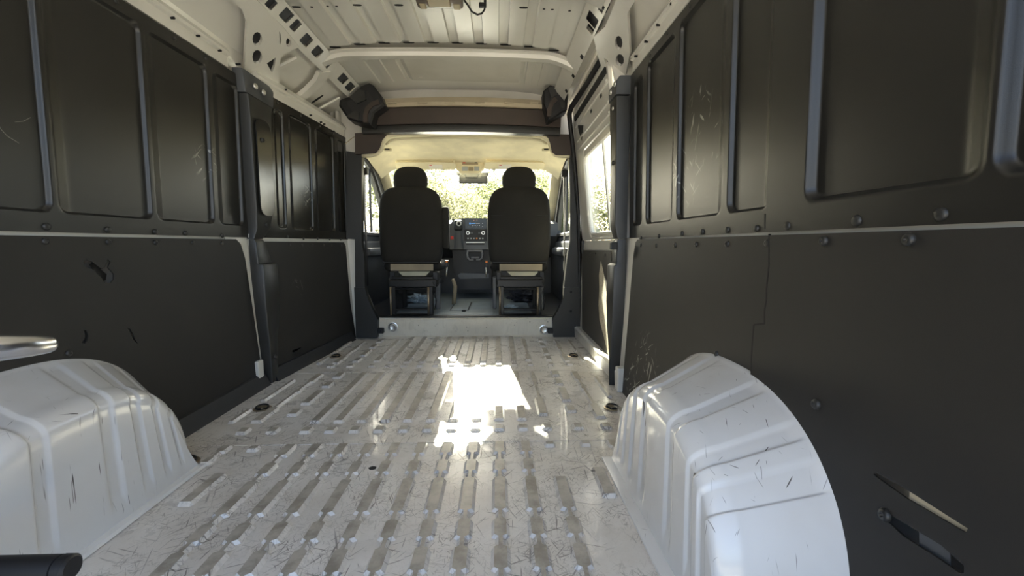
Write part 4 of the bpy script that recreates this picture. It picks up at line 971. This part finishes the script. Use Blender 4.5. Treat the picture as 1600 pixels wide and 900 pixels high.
# sun visors
for (a, b, c0, c1, lab) in ((620, 712, 671, 692, 'cream sun visor with a white sticker above the left seat'), (757, 851, 779, 799, 'cream sun visor with a white sticker above the right seat')):
    Yq = 4.60; A, B = atY(a, 265, Yq), atY(b, 251, Yq - 0.06)
    t = thing('sun_visor', ((A.x + B.x) / 2, Yq, A.z), lab, 'sun visor')
    VF = Frame((0, Yq, A.z), (1, 0, 0), (0, -0.12, B.z - A.z), (0, -1, 0)); hgt = (Vector((0, -0.06, B.z - A.z))).length
    mb = MB(); plate_mb(mb, VF, rrect(A.x, 0, B.x, hgt, 0.03, 4), (), 0.018, 0.0); mb.build('board', BEIGE, t)
    plate('sticker', VF, [(atY(c0, 258, Yq).x, 0.015), (atY(c1, 258, Yq).x, 0.015), (atY(c1, 258, Yq).x, 0.075), (atY(c0, 258, Yq).x, 0.075)], PAPER, t=0.001, d=0.0012, parent=t)
    plate('sticker_mark', VF, [(atY(c0 + 1, 258, Yq).x, 0.060), (atY(c0 + 5, 258, Yq).x, 0.060), (atY(c0 + 5, 258, Yq).x, 0.070), (atY(c0 + 1, 258, Yq).x, 0.070)], RED, t=0.001, d=0.0022, parent=t)
    px_ = A.x + 0.78 * (B.x - A.x) if a < 700 else A.x + 0.15 * (B.x - A.x)
    MB().rbox(VF.p(px_ - 0.02, 0.0, -0.002), VF.p(px_ + 0.02, 0.008, 0.008), 0.002, 1).build('clip', GREYP, t)
    for s_ in (0, 1): MB().tube([VF.p(A.x + 0.02 if s_ == 0 else B.x - 0.02, hgt - 0.02, -0.01), VF.p(A.x + 0.02 if s_ == 0 else B.x - 0.02, hgt + 0.01, -0.03)], 0.008, 6).build('pivot', BEIGE, t)
# overhead console and mirror display
Yq = 4.60; A, B = atY(712, 270, Yq), atY(756, 247, Yq)
t = thing('roof_console', ((A.x + B.x) / 2, Yq, A.z), 'cream roof console with two small lamps between the sun visors', 'console')
mb = MB(); fr = Frame((0, Yq, 0), (1, 0, 0), (0, 0, 1), (0, -1, 0)); plate_mb(mb, fr, fr.pxs([(720, 270.5), (748, 270.5), (756, 262), (754, 247), (714, 247), (711, 262)]), (), 0.12, 0.0); mb.build('housing', BEIGE, t)
def bit(name, x0, y0, x1, y1, m, par, Yb, dep=0.004):
    a, b = atY(x0, y1, Yb), atY(x1, y0, Yb); return MB().rbox((a.x, Yb - dep, a.z), (b.x, Yb + 0.01, b.z), 0.003, 1).build(name, m, par)
bit('recess', 722, 250, 747, 257.5, TAN, t, Yq, 0.003); bit('button', 723, 253, 727.5, 255.3, RED, t, Yq, 0.006); bit('button', 741.5, 253, 745.5, 255.3, BLKMETAL, t, Yq, 0.006)
bit('map_lamp', 722, 260, 731, 267, GREYL, t, Yq, 0.004); bit('map_lamp', 741, 260, 749, 267, GREYL, t, Yq, 0.004); bit('switch', 732, 261, 740, 267, TAN, t, Yq, 0.005)
t = thing('mirror_display', atY(739, 287, 4.78), 'dark rear view display hanging below the roof console', 'mirror')
MB().rbox(atY(717, 286.5, 4.78), atY(762, 274, 4.81), 0.012, 2).build('screen_housing', GREYP, t); MB().rbox(atY(727, 278, 4.77), atY(747, 270, 4.83), 0.006, 1).build('bracket', GREYP, t)
MB().rbox(atY(714, 274, 4.79), atY(764, 270, 4.82), 0.006, 1).build('top_bar', GREYP, t)

# ================================================================== seats
def sring(cx_, cy_, z, a, b, e=3.2, n=28):
    out = []
    for i in range(n):
        th = 2 * math.pi * i / n; c, s_ = math.cos(th), math.sin(th)
        out.append(Vector((cx_ + a * math.copysign(abs(c) ** (2 / e), c), cy_ + b * math.copysign(abs(s_) ** (2 / e), s_), z)))
    return out
def make_seat(pc, pl, pr, label, arm, seam):
    Yb = 3.95; K = Yb / F; zz = lambda y: atY(pc, y, Yb).z; cx_ = atY(pc, 350, Yb).x
    t = thing('cab_seat', (cx_, 4.05, rz), label, 'seat', 'cab seats')
    rings = [sring(cx_, 4.02 + 0.10 * (zz(y) - 0.6) * -0.15, zz(y), hw * K, th) for y, hw, th in ((412.5, 38, 0.03), (411, 43, 0.05), (407, 46, 0.062), (398, 48, 0.068), (380, 49.3, 0.07), (350, 50, 0.07), (328, 49, 0.07), (312, 47, 0.068), (303, 43.5, 0.064), (297, 38, 0.056), (293, 31, 0.045), (291, 22, 0.03), (290, 12, 0.015))]
    b = MB().loft(rings).build('backrest', CLOTH, t, ang=50)
    yb = 4.02 - 0.0715
    if seam: MB().rbox((cx_ - 44 * K, yb - 0.002, zz(337.3)), (cx_ + 44 * K, yb + 0.006, zz(336.2)), 0.002, 1).build('seam', RUBBER, b)
    MB().tube([(cx_ - 42 * K, yb + 0.004, zz(410)), (cx_ + 42 * K, yb + 0.004, zz(410))], 0.006, 6).build('hem', RUBBER, b)
    rings = [sring(cx_, 4.03, zz(y), hw * K, th, 2.8) for y, hw, th in ((297.5, 17, 0.03), (296, 22, 0.042), (292, 25, 0.052), (284, 26.5, 0.058), (274, 26.2, 0.058), (267, 23.5, 0.052), (262, 19, 0.042), (259, 13, 0.028), (258, 7, 0.012))]
    MB().loft(rings).build('headrest', CLOTH, t, ang=50)
    for s_ in (-1, 1): MB().tube([(cx_ + s_ * 17.5 * K, 4.03, zz(306)), (cx_ + s_ * 17.5 * K, 4.03, zz(292))], 0.007, 8).build('headrest_post', STEEL, t, True)
    # cushion and its tan pan seen under the backrest
    mb = MB().rbox((cx_ - 0.27, 4.02, zz(425)), (cx_ + 0.27, 4.55, zz(412) + 0.02), 0.05, 3); mb.build('cushion', CLOTH, t, ang=50)
    fr = Frame((0, 3.975, 0), (1, 0, 0), (0, 0, 1), (0, -1, 0)); X = lambda p_: fr.px(pc + p_, 400)[0]; Z = lambda y: fr.px(pc, y)[1]
    plate('back_board', fr, [(X(-31), Z(423)), (X(36), Z(423)), (X(36), Z(412.5)), (X(-31), Z(412.5))], TAN, t=0.008, parent=t)
    fr = Frame((0, 4.0, 0), (1, 0, 0), (0, 0, 1), (0, -1, 0)); X = lambda p_: fr.px(pc + p_, 400)[0]; Z = lambda y: fr.px(pc, y)[1]
    plate('foam_pad', fr, [(X(-20), Z(424)), (X(31), Z(424)), (X(24), Z(431)), (X(-12), Z(431))], BEIGE, t=0.01, parent=t)
    # pedestal
    Yp = 3.70; P_ = lambda x, y, dy=0.0: atY(pc + x, y, Yp) + Vector((0, dy, 0))
    z0 = rz + 0.002
    def bar(name, x0, y0_, x1, y1_, d0, d1, m=BLKMETAL):
        a, b_ = P_(x0, y1_), P_(x1, y0_); a.z = max(a.z, z0)
        return MB().rbox((a.x, Yp + d0, a.z), (b_.x, Yp + d1, b_.z), 0.005, 1).build(name, m, t)
    for xl in (-31, 28):
        bar('leg', xl - 1, 448, xl + 7, 500, 0.03, 0.07)
        a, b_ = P_(xl + 0.8, 499), P_(xl + 0.8, 449); a.z = z0; pf = MB().tube([(a.x, Yp + 0.022, a.z), (a.x, Yp + 0.022, b_.z)], 0.0095, 8).build('post', BRONZE, t, True)
        bar('rear_leg', xl, 448, xl + 6, 500, 0.50, 0.54)
    bar('cross_bar', -30, 432.5, 36, 437, 0.02, 0.05, BLKMETAL); bar('side_box', -35, 438, 40, 450, 0.06, 0.55); bar('cross_bar', -26, 450.5, 30, 453.5, 0.03, 0.05)
    bar('cross_bar', -26, 482.5, 30, 486, 0.03, 0.06); bar('base_plate', -31, 492, 36, 500, 0.02, 0.09)
    bar('recline_hub', -36, 426, -28, 446, 0.10, 0.25, RUBBER); bar('recline_hub', 33, 426, 41, 446, 0.10, 0.25, RUBBER)
    bar('slide_rail', 35, 440, 42, 489, 0.20, 0.24, GREYP); bar('slide_rail', -42, 436, -36, 489, 0.22, 0.26, GREYP)
    MB().tube([P_(36, 440, 0.0), P_(39, 449, 0.0), P_(36, 457, 0.02), P_(41, 470, 0.02), P_(38, 485, 0.02)], 0.004, 6).build('wiring', RUBBER, t, True)
    # belt buckle
    bx = pr if arm else pl
    c = atY(bx, 412, 3.98); bk = MB().rbox(c - Vector((0.016, 0.01, 0.03)), c + Vector((0.016, 0.02, 0.03)), 0.006, 1).build('belt_buckle', RUBBER, t); 
    MB().rbox(c + Vector((-0.010, -0.012, 0.008)), c + Vector((0.012, -0.004, 0.024)), 0.003, 1).build('release_button', ORANGE, bk)
    MB().tube([c - Vector((0, 0, 0.03)), c - Vector((0.005, 0, 0.12))], 0.008, 6).build('buckle_stalk', STEEL, t, True)
    if arm:
        a, b_ = atY(691.5, 389, 4.0), atY(701, 323, 4.0); MB().rbox((a.x, 3.98, a.z), (b_.x, 4.07, b_.z), 0.02, 3).build('arm_rest', CLOTH, t, ang=50)
    return t
make_seat(640.5, 590, 698, 'black cloth left cab seat seen from behind, with a folded-up arm rest', True, False)
make_seat(811.5, 760, 862, 'black cloth right cab seat seen from behind, with a seam across its back', False, True)

# ================================================================== dashboard
t = thing('dashboard', (0.0, 5.2, 0.45), 'charcoal dashboard with a radio, below the windscreen', 'dashboard')
mb = MB(); prof = [(5.49, 1.045), (5.30, 1.055), (5.0, 1.035), (4.86, 1.0), (4.84, 0.86), (4.94, 0.74), (5.20, 0.66), (5.49, 0.60)]
mb.loft([[Vector((x, y, z)) for y, z in prof] for x in (-0.94, -0.5, 0.0, 0.5, 0.96)]); mb.build('body', GREYP, t, ang=40)
Yd = 4.78
mb = MB(); fr = Frame((0, Yd, 0), (1, 0, 0), (0, 0, 1), (0, -1, 0))
plate_mb(mb, fr, fr.pxs([(703, 390), (703, 352), (707, 343), (722, 341), (764, 341), (790, 345), (790, 390)]), (), 0.2); mb.build('centre_stack', GREYP, t)
mb = MB(); plate_mb(mb, fr, fr.pxs([(706, 391), (768, 391), (768, 453), (716, 453), (708, 420)]), (), 0.5, -0.04); cs = mb.build('lower_console', RUBBER, t)
mb = MB(); plate_mb(mb, fr, fr.pxs([(715, 430), (719, 427), (764, 428), (764, 435), (718, 436)]), (), 0.03, -0.02); mb.build('pocket_lip', GREYP, cs)
rd = bit('radio', 726.5, 341, 760.5, 358, SCREEN, t, Yd, 0.014)
for (x0, y0_, x1, y1_, m_) in ((733, 347.6, 735.5, 350.6, SCRBLUE), (735.5, 348.2, 743, 349.8, SCRBLUE), (743, 348.3, 750, 349.6, SCRWHITE), (753, 348.8, 755, 349.8, SCRWHITE), (739.5, 343.6, 741.5, 345.6, SCRRED), (743.5, 343.6, 746.5, 344.4, SCRRED), (738, 351.9, 740, 353, SCRWHITE), (741.5, 351.9, 743.5, 353, SCRWHITE), (745, 351.9, 746.5, 353, SCRWHITE), (748, 352, 750, 353, SCRWHITE), (732, 353.8, 733.2, 354.8, SCRWHITE), (738, 353.8, 739.2, 354.8, SCRWHITE), (744, 353.8, 745.2, 354.8, SCRWHITE), (753, 353.4, 755, 354.6, SCRWHITE)):
    bit('screen_mark', x0, y0_, x1, y1_, m_, rd, Yd - 0.0145, 0.001)
cp = bit('climate_panel', 725.5, 359, 761, 376.5, RUBBER, t, Yd, 0.010)
for x in (731, 755):
    c = atY(x, 364, Yd - 0.02); MB().tube([c + Vector((0, 0.012, 0)), c], 0.019, 14).build('knob_ring', STEEL, cp); MB().tube([c, c - Vector((0, 0.008, 0))], 0.012, 12).build('knob', RUBBER, cp)
for i in range(6): bit('button', 730 + i * 4.6, 371.5, 732.4 + i * 4.6, 373.5, GREYL if i != 3 else ORANGE, cp, Yd - 0.010, 0.003)
for x in (733, 747): bit('slot', x, 362.5, x + 6, 365.5, GREYP, cp, Yd - 0.010, 0.002)
bit('bright_strip', 728, 378, 757, 379.6, STEEL, t, Yd, 0.008); bit('switch_row', 728, 380, 757, 382.5, RUBBER, t, Yd, 0.006)
# pull-out cup holder
mb = MB(); cu = [atY(*q, Yd - 0.05) for q in ((731, 391), (730, 397), (731, 403), (734, 406), (740, 406))]
for pts in (cu, [Vector((2 * atY(742.3, 400, Yd).x - p.x, p.y, p.z)) for p in cu], [atY(731, 392, Yd - 0.05), atY(753, 392, Yd - 0.05)], [atY(736, 402.5, Yd - 0.05), atY(749, 402.5, Yd - 0.05)]): mb.tube(pts, 0.011, 7)
mb.build('cup_holder', MIDG, t, True)
# selector lever
c = atY(715.5, 352, Yd - 0.10)
mb = MB().rbox(c - Vector((0.045, 0.02, 0.06)), c + Vector((0.05, 0.03, 0.055)), 0.025, 3); lv = mb.build('selector_knob', RUBBER, t, ang=50)
c2 = atY(717, 349.5, Yd - 0.125); n_ = 16
mb = MB().tube([c2 + Vector((0.022 * math.cos(a), 0, 0.022 * math.sin(a))) for a in [2 * math.pi * i / n_ for i in range(n_ + 1)]], 0.007, 6, False); mb.build('chrome_ring', STEEL, lv, True)
mb = MB(); mb.loft([sring(c.x - 0.0, c.y + 0.02, c.z - 0.05, 0.03, 0.02), sring(c.x + 0.0, c.y + 0.06, c.z - 0.25, 0.055, 0.03)]); mb.build('selector_boot', GREYP, t, ang=50)
bit('hazard_label', 704, 369, 708.5, 374, RED, t, Yd, 0.004)
# steering wheel hidden mostly behind the left seat
cw_ = Vector((atY(640.5, 360, 4.75).x, 4.72, 0.98))
t = thing('steering_wheel', cw_ - Vector((0, 0, 0.2)), 'black steering wheel mostly hidden ahead of the left seat', 'steering wheel')
R_ = Matrix.Rotation(math.radians(62), 3, 'X')
mb = MB().tube([cw_ + R_ @ Vector((0.19 * math.cos(a), 0.19 * math.sin(a), 0)) for a in [2 * math.pi * i / 28 for i in range(29)]], 0.015, 8, False); mb.build('rim', RUBBER, t, True)
mb = MB().tube([cw_ + R_ @ Vector((-0.18, 0, 0)), cw_, cw_ + R_ @ Vector((0.18, 0, 0))], [0.012, 0.06, 0.012], 8); mb.build('hub', RUBBER, t, True)
MB().tube([cw_, Vector((cw_.x, 5.02, 0.86))], 0.04, 10).build('column', GREYP, t, True)
# hand brake lever beside the left seat
a = atY(709, 455, 4.35); a.z = rz + 0.012
t = thing('hand_brake', a, 'tan handled hand brake lever on the cab floor beside the left seat', 'lever')
MB().tube([a, atY(711, 447, 4.3), atY(708, 437, 4.25)], [0.022, 0.02, 0.017], 8).build('handle', TAN, t, True)
# seat belts on the door pillars
for (x, y, sg, lab) in ((569.5, 268, -1, 'black seat belt hanging from its anchor beside the left seat'), (881, 272, 1, 'black seat belt hanging from its anchor beside the right seat')):
    c = atY(x, y, 3.90); t = thing('seat_belt', c, lab, 'seat belt')
    mb = MB().rbox(c - Vector((0.022, 0.03, 0.03)), c + Vector((0.03, 0.03, 0.035)), 0.012, 2); mb.build('anchor', RUBBER, t)
    mb = MB(); mb.sweep([c, c + Vector((sg * 0.012, 0.01, -0.35)), c + Vector((sg * 0.02, 0.05, -1.0))], [(-0.004, -0.022), (-0.004, 0.022), (0.004, 0.022), (0.004, -0.022)], up=(0, 1, 0)); mb.build('strap', RUBBER, t)

# ---- loose things under the seats
def crumple(name, c, d, m, label, cat, seed, amp=0.35, fl_=True):
    random.seed(seed); bm = bmesh.new(); bmesh.ops.create_icosphere(bm, subdivisions=4, radius=1.0)
    from mathutils import noise as mn
    for v in bm.verts:
        k_ = 1 + amp * mn.turbulence(v.co * 2.3 + Vector((seed, 0, 0)), 4, False) - amp * 0.5
        v.co = Vector((v.co.x * d[0] * k_, v.co.y * d[1] * k_, max(-0.55, v.co.z * k_) * d[2]))
    zmin = min(v.co.z for v in bm.verts)
    vs = [v.co + Vector((c[0], c[1], c[2] - zmin)) for v in bm.verts]; bm.verts.index_update(); fs = [[v.index for v in f.verts] for f in bm.faces]; bm.free()
    o = mesh(name, vs, fs, m, None, False); return tag(o, label, cat)
z_ = rz + 0.005
q = atZ(658, 470, z_); crumple('plastic_bag', (q.x, 4.55, z_), (0.15, 0.12, 0.06), BLUEB, 'crumpled blue grey plastic bag on the floor under the left seat', 'bag', 3, 0.6)
q = atZ(815, 476, z_); crumple('cloth_bag', (q.x + 0.02, 4.62, z_), (0.17, 0.13, 0.09), DARKB, 'dark navy cloth bag on the floor under the right seat', 'bag', 5, 0.5)
q = atZ(797, 481, z_ + 0.01); crumple('folded_cloth', (q.x, q.y, z_), (0.08, 0.05, 0.028), BLUEB, 'pale blue folded cloth on the floor under the right seat', 'cloth', 9, 0.3)

# ================================================================== tubes reaching in at the left edge
e = atY(84, 538, 0.80); wl_ = Vector((-1.03, 0.60, 0.63))
t = thing('grab_handle', (-1.02, 0.60, 0.56), 'polished steel tube with a tapered end reaching in above the left wheel arch', 'handle')
d = (atY(0, 545, 0.70) - e).normalized()
p2 = atY(0, 544, 0.72)
path = [e, e - (e - p2) * 0.04, e - (e - p2) * 0.12, e - (e - p2) * 0.5, p2, p2 + Vector((-0.14, -0.10, 0.005)), wl_ + Vector((0.02, 0, 0.0)), wl_]
MB().tube(path, [0.008, 0.0125, 0.0152, 0.0185, 0.021, 0.021, 0.021, 0.021], 20).build('tube', CHROME, t, True)
MB().rbox(wl_ - Vector((0.015, 0.04, 0.05)), wl_ + Vector((0.012, 0.04, 0.05)), 0.008, 2).build('mount_plate', STEEL, t)
e = atY(114, 887, 0.74); a = atY(-60, 887, 0.74)
t = thing('rubber_grip_bar', (a.x - 0.05, e.y, 0.004), 'black rubber grip at the bottom left corner of the view', 'grip')
e.z = a.z = e.z
MB().tube([a, e - Vector((0.024, 0, 0)), e - Vector((0.023, 0, 0)), e - Vector((0.020, 0, 0)), e - Vector((0.004, 0, 0)), e], [0.022, 0.022, 0.0195, 0.0225, 0.0225, 0.018], 24).build('grip', RUBBER, t, ang=40)
MB().tube([a + Vector((0.01, 0, 0)), a + Vector((-0.06, 0, 0)), a + Vector((-0.08, 0, -0.03)), Vector((a.x - 0.08, a.y, 0.004))], 0.014, 12).build('stand_tube', BLKMETAL, t, True)

# ================================================================== outside
gr = MB().box((-60, -40, -0.72), (60, 90, -0.66)).build('ground', GROUND); tag(gr, kind='structure')
def crown_mesh(seed, m, nleaf=9000):
    rg = np.random.default_rng(seed); blobs = []
    for i in range(16):
        a = rg.uniform(0, 2 * np.pi); r = rg.uniform(0, 1.5); blobs.append((r * np.cos(a), r * np.sin(a), rg.uniform(1.0, 4.6), rg.uniform(0.5, 0.95)))
    b = np.array(blobs)[rg.integers(0, 16, nleaf)]
    d = rg.normal(size=(nleaf, 3)); d /= np.linalg.norm(d, axis=1)[:, None]
    c = b[:, :3] + d * (b[:, 3] * rg.uniform(0.45, 1.0, nleaf) ** 0.5)[:, None]
    u = rg.normal(size=(nleaf, 3)); u /= np.linalg.norm(u, axis=1)[:, None]
    v = np.cross(u, rg.normal(size=(nleaf, 3))); v /= np.linalg.norm(v, axis=1)[:, None]
    s_ = rg.uniform(0.035, 0.075, nleaf)[:, None]
    V = np.stack([c - u * s_, c - v * s_ * 0.5, c + u * s_, c + v * s_ * 0.5], 1).reshape(-1, 3)
    me = bpy.data.meshes.new('crown'); me.from_pydata(V.tolist(), [], np.arange(nleaf * 4).reshape(-1, 4).tolist()); me.materials.append(m); me.update(); return me
crowns = [crown_mesh(1, LEAF), crown_mesh(2, LEAF2), crown_mesh(3, LEAF)]
mb = MB().tube([(0, 0, -0.66), (0.03, 0.02, 0.6), (0.0, 0.05, 1.8), (0.06, 0, 3.2)], [0.13, 0.11, 0.09, 0.04], 8); tk = mb.build('trunk', BARK, None, True); trunk_me = tk.data
bpy.data.objects.remove(tk)
spots = [(-2.9, 17.0, 1.05), (-1.2, 13.5, 0.82), (0.6, 16.5, 1.0), (2.2, 14.2, 0.9), (3.6, 18.0, 1.1), (-4.0, 22, 1.35), (-0.6, 22.5, 1.3), (2.9, 23.5, 1.35)]
for i, (x, y, sc) in enumerate(spots):
    tr = thing('leafy_tree', (x, y, -0.66), 'sunlit leafy tree outside, beyond the windscreen', 'tree', 'trees beyond the windscreen')
    a = link(bpy.data.objects.new('crown', crowns[i % 3])); a.parent = tr
    b = link(bpy.data.objects.new('trunk', trunk_me)); b.parent = tr; b.location.z = 0.66 - 0.66 + (0.0)
    tr.scale = (sc, sc, sc * 0.85); tr.rotation_euler.z = i * 1.7
    a['kind'] = 'stuff'
